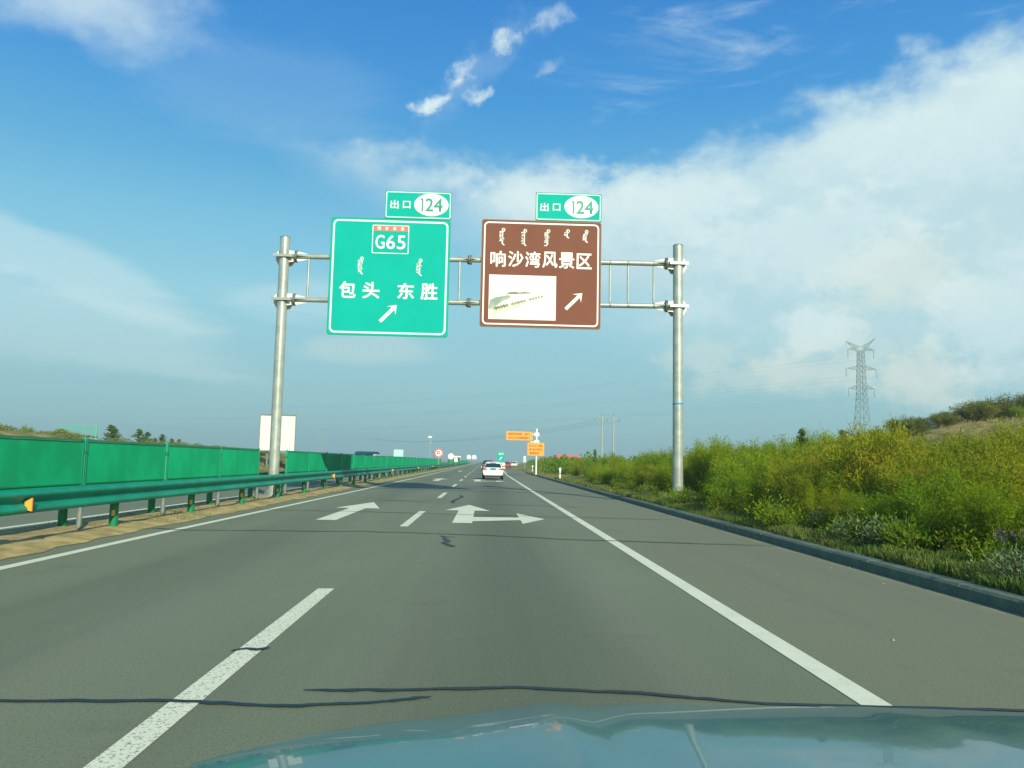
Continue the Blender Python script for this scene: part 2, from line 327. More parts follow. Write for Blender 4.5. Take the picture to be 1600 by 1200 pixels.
quadline([(2.20, 4.42), (2.20, 40), (2.24, 78)], 0.175, Z1, 'edge_line', M_PAINT, road)
quadline([(2.24, 78), (3.0, 130), (4.1, 195)], 0.2, Z1, 'edge_line', M_PAINT, road)
quadline([(2.6, 128), (3.4, 160), (4.5, 205), (6.9, 258)], 0.18, Z1, 'edge_line', M_PAINT, road)
quadline([(-5.36, -10), (-5.36, 14), (-5.16, 33), (-5.0, 60), (-4.95, 2400)], 0.16, Z1, 'edge_line', M_PAINT, road)
for i in range(22):
    yn = 8.3 + 12.3 * i if i else 8.22
    e = 3.3 if i == 0 else yn - 5.0 if i > 1 else 15.8
    if i == 0: y0, y1 = 2.6, 8.22
    elif i == 1: y0, y1 = 15.9, 20.7
    else: y0, y1 = 20.7 + 12.3 * (i - 1) - 4.9, 20.7 + 12.3 * (i - 1)
    sheet('lane_dash', -1.63, -1.47, y0, y1, Z1, M_PAINTW if i < 1 else M_PAINT, road)
def arrow_straight(cx, y0, L=7.4, w=.42):
    h = L * .42
    MB().add([(cx - w / 2, y0, Z1), (cx + w / 2, y0, Z1), (cx + w / 2, y0 + L - h, Z1), (cx - w / 2, y0 + L - h, Z1)], [(0, 1, 2, 3)]).add([(cx - .58, y0 + L - h, Z1), (cx + .58, y0 + L - h, Z1), (cx, y0 + L, Z1)], [(0, 1, 2)]).build('straight_arrow', M_PAINT, road)
arrow_straight(-3.32, 17.2)
arrow_straight(-3.1, 51.5, 8.2); arrow_straight(-3.1, 100, 8)
def arrow_combo(cx, y0):
    b = MB(); w = .42
    b.add([(cx - w / 2, y0, Z1), (cx + w / 2, y0, Z1), (cx + w / 2, y0 + 4.3, Z1), (cx - w / 2, y0 + 4.3, Z1)], [(0, 1, 2, 3)])
    b.add([(cx - .56, y0 + 4.3, Z1), (cx + .62, y0 + 4.3, Z1), (cx + .02, y0 + 7.05, Z1)], [(0, 1, 2)])
    b.add([(cx + w / 2, y0 + .55, Z1), (cx + 1.28, y0 + 1.15, Z1), (cx + 1.28, y0 + 1.95, Z1), (cx + w / 2, y0 + 1.85, Z1)], [(0, 1, 2, 3)])
    b.add([(cx + 1.28, y0 + .05, Z1), (cx + 1.86, y0 + 1.6, Z1), (cx + 1.28, y0 + 3.5, Z1)], [(0, 1, 2)])
    b.build('straight_and_right_arrow', M_PAINT, road)
arrow_combo(-.44, 17.05); arrow_combo(-.44, 52.0)
# cracks sealed with tar
def wob(pts, n=10, a=.03):
    out_ = []
    for i in range(len(pts) - 1):
        for k in range(n):
            t = k / n; out_.append((pts[i][0] * (1 - t) + pts[i + 1][0] * t, pts[i][1] * (1 - t) + pts[i + 1][1] * t + random.uniform(-a, a)))
    return out_ + [pts[-1]]
def seal(pts, w, a=.015, n=9):
    p = wob(pts, n, a); k = len(p)
    quadline(p, [w * random.uniform(.75, 1.2) * min(1, .25 + i / 3, .25 + (k - 1 - i) / 3) for i in range(k)], Z2, 'tar_seal', M_TAR, road)
seal([(-5.9, 4.36), (-2.49, 4.40), (-1.62, 4.43), (-.99, 4.36), (-.51, 4.46), (-.26, 4.56)], .045, .01)
seal([(-.98, 4.65), (-.5, 4.68), (.19, 4.76), (.91, 4.67), (1.59, 4.50), (2.97, 4.42), (4.9, 4.4)], .05, .01)
seal([(-5.9, 14.5), (-5.05, 14.25), (-2.22, 14.62), (-.16, 14.36), (1.38, 13.83), (4.9, 13.3)], .06, .05)
seal([(-5.9, 20.3), (-2.5, 20.0), (0, 19.6), (4.9, 19.2)], .07, .06)
seal([(-3.3, 25.8), (-1.6, 25.5)], .12, .05); seal([(-.9, 24.9), (3.2, 23.9)], .08, .08)
seal([(-5.9, 36.5), (-1, 35.6), (4.9, 33.5)], .16, .1)
seal([(-5.9, 58), (4.9, 57)], .2, .2); seal([(-5.9, 81), (4.9, 80)], .25, .2)
seal([(-.66, 13.7), (-.55, 13.1), (-.62, 12.9), (-.5, 12.5), (-.42, 12.3)], .09, .02, 4)
seal([(-1.66, 5.55), (-1.58, 5.62), (-1.5, 5.60), (-1.43, 5.66)], .06, .01, 3)
seal([(-.75, 14.1), (-.6, 13.8), (-.45, 13.95)], .05, .02, 4)
seal([(-.9, 30.8), (-.75, 29.2), (-.95, 27), (-1.0, 25.6), (-.9, 24.9)], .12, .1, 4)
# median, kerb, verge
med = MB(); ys = axis([(-15, 60, .6), (60, 400, 5), (400, 2500, 300)]); prof = [(-7.78, .002), (-7.55, .045), (-7.2, .05), (-6.75, .025), (-6.4, .06), (-6.1, .04), (-5.8, .006)]
vs = []
for y in ys:
    for k, (x, z) in enumerate(prof):
        j = random.uniform(-.11, .11) if k in (0, len(prof) - 1) else 0
        vs.append((x + j, y, z + (random.uniform(-.012, .018) if 0 < k < len(prof) - 1 else 0.002)))
K = len(prof); med.add(vs, [(i * K + k, i * K + k + 1, (i + 1) * K + k + 1, (i + 1) * K + k) for i in range(len(ys) - 1) for k in range(K - 1)])
mo = med.build('median_strip', M_DIRT, smooth=True); mo['kind'] = 'structure'
kerb = bpy.data.objects.new('kerb', None); COL.objects.link(kerb); kerb['kind'] = 'structure'
kb = MB().prism([(4.95, -.05), (5.19, -.05), (5.19, .135), (5.0, .135), (4.965, .11)], 'y', 0, 0.998).mesh('kerb_stone', M_KERB)
for i in range(-8, 97):
    o = inst('kerb_stone', kb, kerb, (random.uniform(-.006, .006), i + .35 - (i % 7 == 1) * 0.0, random.uniform(-.008, .004)))
    if i in (15, 22): o.scale[1] = .93

st = MB()
for i in range(46):
    x, y, r = random.choice((random.uniform(2.6, 4.9), random.uniform(4.5, 4.9), random.uniform(-5.9, -5.4))), random.uniform(6, 30), random.uniform(.005, .014)
    st.add([(x - r, y - r * .8, 0.001), (x + r, y - r, 0.001), (x + r * .9, y + r, 0.001), (x - r, y + r * .7, 0.001), (x, y, r * 1.3)], [(0, 1, 4), (1, 2, 4), (2, 3, 4), (3, 0, 4)])
tag(st.build('loose_gravel', mat('pebble', srgb(150, 146, 120), .9, c2=srgb(70, 68, 56), vscale=3)), 'small loose stones scattered on the hard shoulder', None, None, 'stuff')
# ------------------------------------------------------------------ gantry
gan = thing('sign_gantry', 'grey galvanised steel gantry of two tall poles and twin beams spanning the carriageway', 'sign gantry', (0, 26, 0))
GYY = 26.0
def pole(x, top, r=.165):
    o = MB().tube((x, 0, .02), (x, 0, top), r, r * .97, 24).build('pole', M_GALV, gan, True)
    MB().tube((x, 0, top), (x, 0, top + .03), r * 1.04, r * .8, 24).build('pole_cap', M_GALVD, o)
    MB().box(x - .34, x + .34, -.34, .34, 0, .04).build('base_plate', M_GALVD, o)
    g = MB()
    for k in range(4):
        a = pi / 4 + k * pi / 2; c, s_ = cos(a), sin(a)
        g.add([(x + c * .15, s_ * .15, .04), (x + c * .38, s_ * .38, .04), (x + c * .15, s_ * .15, .34), (x + c * .15 + .012 * s_, s_ * .15 - .012 * c, .04), (x + c * .38 + .012 * s_, s_ * .38 - .012 * c, .04), (x + c * .15 + .012 * s_, s_ * .15 - .012 * c, .34)], [(0, 1, 2), (3, 5, 4), (0, 2, 5, 3), (1, 4, 5, 2), (0, 3, 4, 1)])
    g.build('gusset', M_GALVD, o)
    b = MB()
    for zz in (.05,):
        for dx, dy in ((-.28, -.28), (.28, -.28), (.28, .28), (-.28, .28)): b.tube((x + dx, dy, .04), (x + dx, dy, .1), .022, n=6)
    b.build('anchor_bolts', M_GALVD, o)
    return o
pl = pole(-6.73, 8.50); pr = pole(6.30, 8.62, .17)
MB().tube((6.30, 0, 3.28), (6.30, 0, 3.34), .174, n=24).build('blue_band', mat('blue_tape', (.03, .25, .5), .5), pr)
for z, name in ((7.93, 'beam'), (6.49, 'beam')):
    zl, zr_ = z - .06, z + .06
    def zat(x): return zl + (zr_ - zl) * (x + 6.73) / 13.03
    bo = MB().tube((-6.45, -.02, zat(-6.45)), (6.0, -.02, zat(6.0)), .083, n=16).build(name, M_GALV, gan, True)
    for fx in (-.63,):
        q = zat(fx)
        for dx in (-.035, .035): MB().tube((fx + dx - .014, -.02, q), (fx + dx + .014, -.02, q), .17, n=20).build('flange', M_GALVD, bo, True)
        g = MB()
        for sgn in (-1, 1):
            g.add([(fx + sgn * .05, -.026, q + .15), (fx + sgn * .05, -.026, q - .15), (fx + sgn * .26, -.026, q - .08), (fx + sgn * .26, -.026, q + .08)], [(0, 1, 2, 3)])
            g.add([(fx + sgn * .05, -.17, q), (fx + sgn * .05, .13, q), (fx + sgn * .26, .06, q), (fx + sgn * .26, -.10, q)], [(0, 1, 2, 3)])
        g.build('gusset', M_GALVD, bo)
        b = MB()
        for k in range(8):
            a = k * pi / 4; b.tube((fx - .065, -.02 + cos(a) * .135, q + sin(a) * .135), (fx + .065, -.02 + cos(a) * .135, q + sin(a) * .135), .013, n=6)
        b.build('flange_bolts', M_GALVD, bo)
    for px_, sg in ((-6.73, 1), (6.30, -1)):       # clamp at each pole
        q = zat(px_); o = MB().box(px_ - .30, px_ + .30, -.24, .24, q - .055, q - .035)
        # horizontal plate, vertical round-cornered plate behind and end flange
        o = MB().prism([(px_ - .31, q - .055), (px_ + .31, q - .055), (px_ + .31, q + .02), (px_ - .31, q + .02)], 'y', -.215, -.185)
        o.box(px_ - .31, px_ + .31, -.21, .21, q + .02, q + .036)
        o.build('clamp_plate', M_GALV, bo)
        oct_ = [(px_ + dx, q + dz) for dx, dz in ((-.33, -.08), (-.2, -.3), (.2, -.3), (.33, -.08), (.33, .12), (.24, .24), (-.24, .24), (-.33, .12))]
        MB().prism(oct_, 'y', .19, .21).build('back_plate', M_SIGNW, bo)
        fx = px_ + sg * .40
        for dx in (-.02, .02): MB().tube((fx + dx - .011, -.02, q), (fx + dx + .011, -.02, q), .2, n=20).build('flange', M_GALVD, bo, True)
        b = MB()
        for k in range(8):
            a = k * pi / 4; b.tube((fx - .05, -.02 + cos(a) * .165, q + sin(a) * .165), (fx + .05, -.02 + cos(a) * .165, q + sin(a) * .165), .014, n=6)
        b.build('flange_bolts', M_GALVD, bo)
        g = MB(); x1, x2 = fx + sg * .03, fx + sg * .42
        g.add([(x1, -.026, q + .17), (x1, -.026, q - .17), (x2, -.026, q - .082), (x2, -.026, q + .082)], [(0, 1, 2, 3)])
        g.add([(x1, -.2, q), (x1, .15, q), (x2, .07, q), (x2, -.1, q)], [(0, 1, 2, 3)])
        x1, x2 = px_ + sg * .1, fx - sg * .03
        g.add([(x1, -.028, q + .2), (x1, -.028, q - .2), (x2, -.028, q - .17), (x2, -.028, q + .17)], [(0, 1, 2, 3)])
        g.build('gusset', M_SIGNW, bo)
for sx_ in (-5.92, -4.6, -3.3, -2.0, -.97, .35, 1.7, 2.9, 4.02, 4.62, 5.48):
    z0 = 6.43 + .12 * (sx_ + 6.73) / 13 + .08; z1 = 7.87 + .12 * (sx_ + 6.73) / 13 - .08
    o = MB().tube((sx_, -.02, z0), (sx_, -.02, z1), .036, n=10).build('strut', M_GALV, gan, True)
    b = MB()
    for zz in (z0 - .07, z1 + .07):
        b.tube((sx_ - .025, -.02, zz), (sx_ + .025, -.02, zz), .092, n=16)
    if sx_ > 3.5: b.build('saddle_clamp', M_GALVD, o)
MB().prism([(5.5, 0.0), (6.62, 0.0), (6.62, .34), (5.98, .34)], 'y', -.5, .45).build('concrete_footing', M_CONC, gan)
MB().box(-7.08, -6.44, -.34, .36, -.02, .05).build('concrete_footing', M_CONC, gan)

# ------------------------------------------------------------------ signs
def rrect(x0, x1, z0, z1, r, n=6):
    p = []
    for cx, cz, a0 in ((x1 - r, z1 - r, 0), (x0 + r, z1 - r, 90), (x0 + r, z0 + r, 180), (x1 - r, z0 + r, 270)):
        for k in range(n + 1):
            a = R_(a0 + 90 * k / n); p.append((cx + r * cos(a), cz + r * sin(a)))
    return p
def ring(out_, in_, y, t=.003):
    b = MB(); n = len(out_)
    b.add([(u, y, v) for u, v in out_] + [(u, y, v) for u, v in in_], [(i, (i + 1) % n, n + (i + 1) % n, n + i) for i in range(n)]); return b
def board(parent, x0, x1, z0, z1, m, medge, border=.06, inset=.055, r=.16, y=-.16, name='panel'):
    p = MB().prism(rrect(x0, x1, z0, z1, r * .55), 'y', y, y + .03).build(name, medge, parent)
    i2 = inset * .35
    MB().prism(rrect(x0 + i2, x1 - i2, z0 + i2, z1 - i2, r * .5), 'y', y - .003, y - .0005).build('sign_face', m, parent)
    ring(rrect(x0 + inset, x1 - inset, z0 + inset, z1 - inset, r), rrect(x0 + inset + border, x1 - inset - border, z0 + inset + border, z1 - inset - border, max(r - border * .8, .01)), y - .006).build('border', M_SIGNW, parent)
    b = MB()
    k = max(2, int((x1 - x0) / .9))
    for i in range(k + 1):
        xx = x0 + .15 + (x1 - x0 - .3) * i / k; b.box(xx - .03, xx + .03, y + .031, y + .065, z0 + .05, z1 - .05)
    b.build('stiffener', M_GALVD, parent)
    return p
BOLD = {}
def text_obj(txt, cx, cz, w, h, y, m, parent, name='lettering', bold=.018, rot=0, keep=False):
    cu = bpy.data.curves.new('t', 'FONT'); cu.body = txt; cu.size = 1; cu.offset = 0; cu.resolution_u = 3; cu.extrude = 0.0
    ob = bpy.data.objects.new('t', cu); COL.objects.link(ob)
    dg = bpy.context.evaluated_depsgraph_get(); me = bpy.data.meshes.new_from_object(ob.evaluated_get(dg)); bpy.data.objects.remove(ob); bpy.data.curves.remove(cu)
    co = np.zeros(len(me.vertices) * 3); me.vertices.foreach_get('co', co); co = co.reshape(-1, 3)
    mn, mx = co.min(0), co.max(0); sx_ = w / (mx[0] - mn[0]); sz = h / (mx[1] - mn[1])
    if keep: sx_ = sz = min(sx_, sz)
    X = (co[:, 0] - (mn[0] + mx[0]) / 2) * sx_; Zz = (co[:, 1] - (mn[1] + mx[1]) / 2) * sz
    tri = []; me.calc_loop_triangles()
    T = np.array([t.vertices[:] for t in me.loop_triangles]); bd = bold * min(w / max(len(txt), 1), h) * .75 if bold else 0
    VV, FF = [], []
    X = X * (1 - 2 * bd / w); Zz = Zz * (1 - 2 * bd / h)
    for i, (ax, az) in enumerate(((0, 0), (bd, 0), (-bd, 0), (0, bd), (0, -bd), (bd * .7, bd * .7), (-bd * .7, bd * .7), (bd * .7, -bd * .7), (-bd * .7, -bd * .7))):
        FF.append(T + len(X) * i); VV.append(np.stack([cx + X + ax, np.full(len(X), y - .0004 * i), cz + Zz + az], -1))
    me = np_mesh(name, np.concatenate(VV), np.concatenate(FF), m)
    me.materials.clear(); me.materials.append(m); me.name = name
    o = bpy.data.objects.new(name, me); COL.objects.link(o); o.parent = parent; return o
def stroke_arrow(parent, x0, z0, x1, z1, w, hw, hl, y, name='arrow'):
    a = Vector((x0, z0)); b_ = Vector((x1, z1)); d = (b_ - a).normalized(); n = Vector((-d.y, d.x)); L = (b_ - a).length
    def P(s, t): q = a + d * s + n * t; return (q.x, y, q.y)
    MB().add([P(0, -w / 2), P(L - hl * .62, -w / 2), P(L - hl * .62, w / 2), P(0, w / 2)], [(0, 1, 2, 3)]).add([P(L - hl, -hw), P(L, 0), P(L - hl, hw), P(L - hl * .62, w / 2), P(L - hl * .62, -w / 2)], [(0, 1, 4), (1, 3, 4), (1, 2, 3)]).build(name, M_SIGNW, parent)
def mongol(parent, cx, cz, w, h, y, seed, bulbs=True):
    """vertical script: a spine with teeth, bows and a tail"""
    rr = random.Random(seed); b = MB(); x = cx + w * .12
    def seg(p, q, t):
        t *= 1.2
        p = Vector(p); q = Vector(q); d = (q - p).normalized(); n = Vector((-d.y, d.x)) * t / 2
        b.add([(p.x + n.x, y, p.y + n.y), (p.x - n.x, y, p.y - n.y), (q.x - n.x, y, q.y - n.y), (q.x + n.x, y, q.y + n.y)], [(0, 1, 2, 3)])
    def arc(c, r1, a0, a1, t, k=8):
        pts = [(c[0] + r1 * cos(R_(a0 + (a1 - a0) * i / k)), c[1] + r1 * sin(R_(a0 + (a1 - a0) * i / k))) for i in range(k + 1)]
        for i in range(k): seg(pts[i], pts[i + 1], t)
    top, botm = cz + h / 2, cz - h / 2
    seg((x, top - .03), (x, botm + .1 * h), .042)
    arc((x + .03, top - .05), .05, -90, 180, .024)
    z = top - .12
    while z > botm + .17 * h:
        k = rr.choice((0, 0, 1, 2, 3))
        if k == 0: seg((x, z), (x - w * .42, z + .012), .028); seg((x - w * .42, z + .012), (x - w * .42, z - .02), .022)
        elif k == 1: arc((x - w * .2, z - .01), .036, 0, 360, .02); z -= .02
        elif k == 2: seg((x, z), (x - w * .36, z - .035), .028)
        else: seg((x, z), (x + w * .3, z + .03), .022); seg((x, z - .012), (x - w * .4, z - .012), .026)
        z -= .052
    tail = rr.choice((0, 1))
    if tail: seg((x, botm + .1 * h), (x - w * .25, botm + .03 * h), .03); seg((x - w * .25, botm + .03 * h), (x - w * .5, botm + .06 * h), .022)
    else: seg((x, botm + .1 * h), (x + w * .32, botm), .034)
    b.build('vertical_script', M_SIGNW, parent)
def loc_sign(name, label, cat, group=None):
    return thing(name, label, cat, (0, GYY, 0), group)
yF = -.166
sg = loc_sign('direction_sign', 'large green square road sign reading G65 with white arrow on the gantry', 'road sign')
board(sg, -5.22, -1.30, 5.285, 9.205, M_GREEN, M_SGRN, .055, .075, .17)
for t, (cx, cz, w, h) in {'包': (-4.598, 6.785, .543, .555), '头': (-3.832, 6.784, .553, .556), '东': (-2.702, 6.783, .546, .534), '胜': (-1.941, 6.793, .556, .557)}.items():
    text_obj(t, cx, cz, w, h, yF - .002, M_SIGNW, sg, bold=.03)
stroke_arrow(sg, -3.51, 5.76, -2.98, 6.315, .115, .20, .26, yF - .002)
mongol(sg, -4.227, 7.594, .218, .568, yF - .002, 3); mongol(sg, -2.312, 7.587, .241, .56, yF - .002, 12)
ring(rrect(-3.86, -2.66, 8.02, 8.975, .03), rrect(-3.835, -2.685, 8.045, 8.95, .02), yF - .002).build('route_shield_border', M_SIGNW, sg)
MB().add([(-3.832, yF - .001, 8.78), (-2.688, yF - .001, 8.78), (-2.688, yF - .001, 8.946), (-3.832, yF - .001, 8.946)], [(0, 1, 2, 3)]).build('route_shield_band', mat('sign_salmon', (.62, .16, .11), .5), sg)
for i, t in enumerate('国家高速'): text_obj(t, -3.64 + i * .253, 8.862, .11, .115, yF - .003, M_SIGNW, sg, bold=.03)
text_obj('G', -3.60, 8.405, .30, .47, yF - .002, M_SIGNW, sg, bold=.03); text_obj('6', -3.25, 8.405, .29, .47, yF - .002, M_SIGNW, sg, bold=.03); text_obj('5', -2.905, 8.405, .28, .47, yF - .002, M_SIGNW, sg, bold=.03)
def exit_tab(parent, cx, z0, z1, hw, chu, kou, ell_, num, peel=False):
    board(parent, cx - hw, cx + hw, z0, z1, M_GREEN, M_SGRN, .028, .03, .06, -.163)
    y = -.169
    text_obj('出', chu[0], chu[1], .285, .29, y - .002, M_SIGNW, parent, bold=.03); text_obj('口', kou[0], kou[1], .25, .25, y - .002, M_SIGNW, parent, bold=.03)
    ex, ez = ell_
    MB().add([(ex + .565 * cos(2 * pi * k / 40), y - .001, ez + .38 * sin(2 * pi * k / 40)) for k in range(40)], [tuple(range(40))]).build('oval', M_SIGNW, parent)
    MD = mat('sign_number_green', (.01, .27, .19), .5)
    x = num[0]
    MB().add([(x - .31, y - .003, num[1] - .225), (x - .255, y - .003, num[1] - .225), (x - .255, y - .003, num[1] + .225), (x - .36, y - .003, num[1] + .19), (x - .345, y - .003, num[1] + .145), (x - .31, y - .003, num[1] + .165)], [(0, 1, 2, 5), (2, 3, 4, 5)]).build('digit', MD, parent)
    text_obj('2', x - .05, num[1], .27, .45, y - .003, MD, parent, 'digit', bold=.05); text_obj('4', x + .24, num[1], .30, .45, y - .003, MD, parent, 'digit', bold=.05)
    if peel: MB().add([(ex + .02, y - .004, ez - .36), (ex + .25, y - .004, ez - .2), (ex + .34, y - .004, ez - .28), (ex + .38, y - .004, ez - .24), (ex + .42, y - .004, ez - .28), (ex + .30, y - .0045, ez - .20), (ex + .2, y - .004, ez - .33)], [(0, 1, 6), (1, 2, 6), (1, 5, 4, 2)]).build('peeling_film', M_SIGNW, parent)
e1 = loc_sign('exit_number_sign', 'small green exit 124 plate above the green direction sign', 'exit sign')
exit_tab(e1, -2.385, 9.212, 10.15, 1.095, (-3.17, 9.684), (-2.77, 9.683), (-1.958, 9.702), (-1.971, 9.702))
for q in (-3.2, -1.7): MB().box(q, q + .1, -.12, -.06, 8.9, 9.9).build('bracket', M_GALVD, e1)
e2 = loc_sign('exit_number_sign', 'small green exit 124 plate with torn oval above the brown sign', 'exit sign')
exit_tab(e2, 2.595, 9.293, 10.25, 1.1, (1.789, 9.748), (2.192, 9.752), (3.017, 9.789), (3.035, 9.775), True)
for q in (1.8, 3.2): MB().box(q, q + .1, -.12, -.06, 8.9, 9.9).build('bracket', M_GALVD, e2)
sb = loc_sign('tourist_sign', 'large brown tourist road sign with a pale desert picture and arrow on the gantry', 'road sign')
board(sb, -.275, 3.70, 5.68, 9.285, M_BROWN, M_BRNE, .05, .08, .15)
for t, (cx, cz, w, h) in {'响': (.285, 7.955, .509, .541), '沙': (.870, 7.961, .51, .533), '湾': (1.432, 7.961, .51, .542), '风': (2.0, 7.967, .498, .55), '景': (2.553, 7.961, .512, .55), '区': (3.134, 7.95, .504, .53)}.items():
    text_obj(t, cx, cz, w, h, yF - .002, M_SIGNW, sb, bold=.03)
stroke_arrow(sb, 2.54, 6.33, 3.085, 6.88, .11, .20, .26, yF - .002)
for i, q in enumerate([(.387, 8.70, .213, .566), (1.107, 8.696, .213, .557), (1.879, 8.702, .213, .567), (2.527, 8.864, .214, .284), (3.149, 8.796, .214, .415)]): mongol(sb, *q, yF - .002, 20 + i)
pic = MB().add([(.008, yF - .002, 5.94), (2.216, yF - .002, 5.94), (2.216, yF - .002, 7.42), (.008, yF - .002, 7.42)], [(0, 1, 2, 3)]).build('picture', mat('picture_cream', (.76, .79, .66), .5, c2=(.70, .76, .62), vscale=.9), sb)
def pq(u, v, k=3): return (.008 + u * 2.208, yF - .002 - .0012 * k, 5.94 + v * 1.48)
MPG = mat('picture_dune_grey', (.20, .29, .22), .5, c2=(.38, .46, .36), vscale=2); MPD = mat('picture_dark', (.16, .15, .09), .5, c2=(.3, .3, .2), vscale=8)
MB().add([pq(*p) for p in [(0.005, .26), (.02, .42), (.10, .49), (.30, .55), (.33, .49), (.20, .40), (.1, .27), (.02, .2)]], [tuple(range(8))]).build('picture_dune', MPG, pic)
MB().add([pq(*p) for p in [(0.02, .03), (.2, .10), (.42, .27), (.62, .44), (.68, .5), (.60, .47), (.38, .36), (.16, .24), (.03, .19)]], [tuple(range(9))]).build('picture_dune', mat('picture_dune_pale', (.42, .50, .38), .5, c2=(.60, .66, .50), vscale=3), pic)
MB().add([pq(*p) for p in [(0, .585), (.26, .59), (.33, .605), (1, .585), (1, .575), (0, .575)]], [tuple(range(6))]).build('picture_horizon', mat('picture_line', (.5, .56, .44), .5), pic)
MB().add([pq(*p, 4) for p in [(.25, .575), (.30, .61), (.38, .625), (.46, .61), (.52, .635), (.6, .625), (.63, .6), (.5, .585), (.38, .57)]], [tuple(range(9))]).build('picture_ridge', MPD, pic)
b = MB()
for i in range(17):
    u = .10 + i * .043 ; v = .20 + (u - .1) * .45; s_ = .046 * (1 - i * .028)
    if i in (5, 11): continue
    b.add([pq(u - s_ * .7, v, 5), pq(u - s_ * .5, v + s_ * 1.3, 5), pq(u, v + s_ * 2.1, 5), pq(u + s_ * .4, v + s_ * 1.3, 5), pq(u + s_ * .75, v + s_ * 2, 5), pq(u + s_ * .55, v + s_ * .9, 5), pq(u + s_ * .4, v - s_ * .5, 5), pq(u, v + s_ * .5, 5)], [(0, 1, 7), (1, 2, 3, 7), (3, 4, 5), (3, 5, 6, 7)])
b.build('picture_riders', MPD, pic)

# ------------------------------------------------------------------ guard rails
def wprof(xs, face):      # W-beam cross-section (x offset, z), face=+1 bulges to +x
    pts = [(0, .0), (.06, .014), (.088, .045), (.084, .082), (.022, .128), (.004, .16), (.022, .192), (.084, .238), (.088, .275), (.06, .306), (0, .32)]
    return [(xs + face * p, z + .465) for p, z in pts]
def rail_mesh(x, face, L):
    pf = wprof(0, face); pb = [(u - face * .006, v) for u, v in pf]; pts = pf + pb[::-1]; n = len(pts)
    b = MB(); b.add([(u, 0, v) for u, v in pts] + [(u, L, v) for u, v in pts], [(i, (i + 1) % n, n + (i + 1) % n, n + i) for i in range(n)] + [tuple(range(n))[::-1], tuple(range(n, 2 * n))])
    me = b.mesh('rail_beam', M_RAIL); me.shade_smooth(); me.set_sharp_from_angle(angle=R_(50)); return me
SP = 3.66
def guardrail(x, face, label, y_first, n, refl_every=0):
    g = thing('guard_rail', label, 'guard rail', (x, 0, 0), 'steel guard rails of the median')
    rm = rail_mesh(0, face, SP + .28)
    pm = MB().tube((0, 0, -.02), (0, 0, .70), .072, n=16, cap=True).mesh('post', M_POSTG); pm.shade_smooth(); pm.set_sharp_from_angle(angle=R_(40))
    cm = MB().tube((0, 0, .70), (0, 0, .73), .076, .06, n=16).mesh('post_cap', M_POSTG)
    bl = MB().box(-.09 if face > 0 else 0, 0 if face > 0 else .09, -.09, .09, .53, .73).mesh('spacer', M_POSTG)
    st = MB().add([(-.008, -.0735, .24), (.046, -.0665, .24), (.046, -.0665, .335), (-.008, -.0735, .335)], [(0, 1, 2, 3)]).mesh('post_reflector', M_AMB)
    am = MB().prism([(-.045, -.015), (.05, -.045), (.05, .05), (-.045, .02)], 'y', -.01, .01)
    am = MB().add([(.0, 0, -.07), (.11, -.03, -.095), (.11, -.03, .085), (.0, 0, .03), (.0, .02, -.07), (.11, .0, -.095), (.11, .0, .085), (.0, .02, .03)], [(0, 1, 2, 3), (4, 7, 6, 5), (0, 4, 5, 1), (2, 6, 7, 3), (1, 5, 6, 2), (0, 3, 7, 4)]).mesh('amber_reflector', M_AMB)
    ab = MB().add([(-.01, .004, -.10), (.125, -.024, -.12), (.125, -.024, .115), (-.01, .004, .06)], [(0, 1, 2, 3)]).mesh('reflector_backing', M_BLK)
    for i in range(n):
        y = y_first + i * SP
        # rails: overlapping lengths, every joint 6 mm proud of the next
        r = inst('rail_beam', rm, g, (.006 * (i % 2) * face, y, 0))
        r.location[0] += 0 
        p = inst('post', pm, g, (-face * .165, y, 0))
        if i < 60:
            inst('post_cap', cm, p); 
            s_ = inst('spacer', bl, g, (0.0 - face * 0.003, y, 0)); 
            if face > 0: inst('post_reflector', st, p)
    if refl_every:
        for yy in (11.1, 33.0, 54.0, 75, 96):
            q = inst('amber_reflector', am, g, (.035, yy, .60)); inst('reflector_backing', ab, q, (0, .028, 0))
    return g
guardrail(-6.21, 1, 'nearer teal steel guard rail with orange reflectors beside our carriageway', 14.2 - 5 * SP, 95, 1)
guardrail(-7.33, -1, 'farther teal guard rail behind the green screen beside the opposite carriageway', 14.05 - 4 * SP - 1.9 + 1.9, 80)

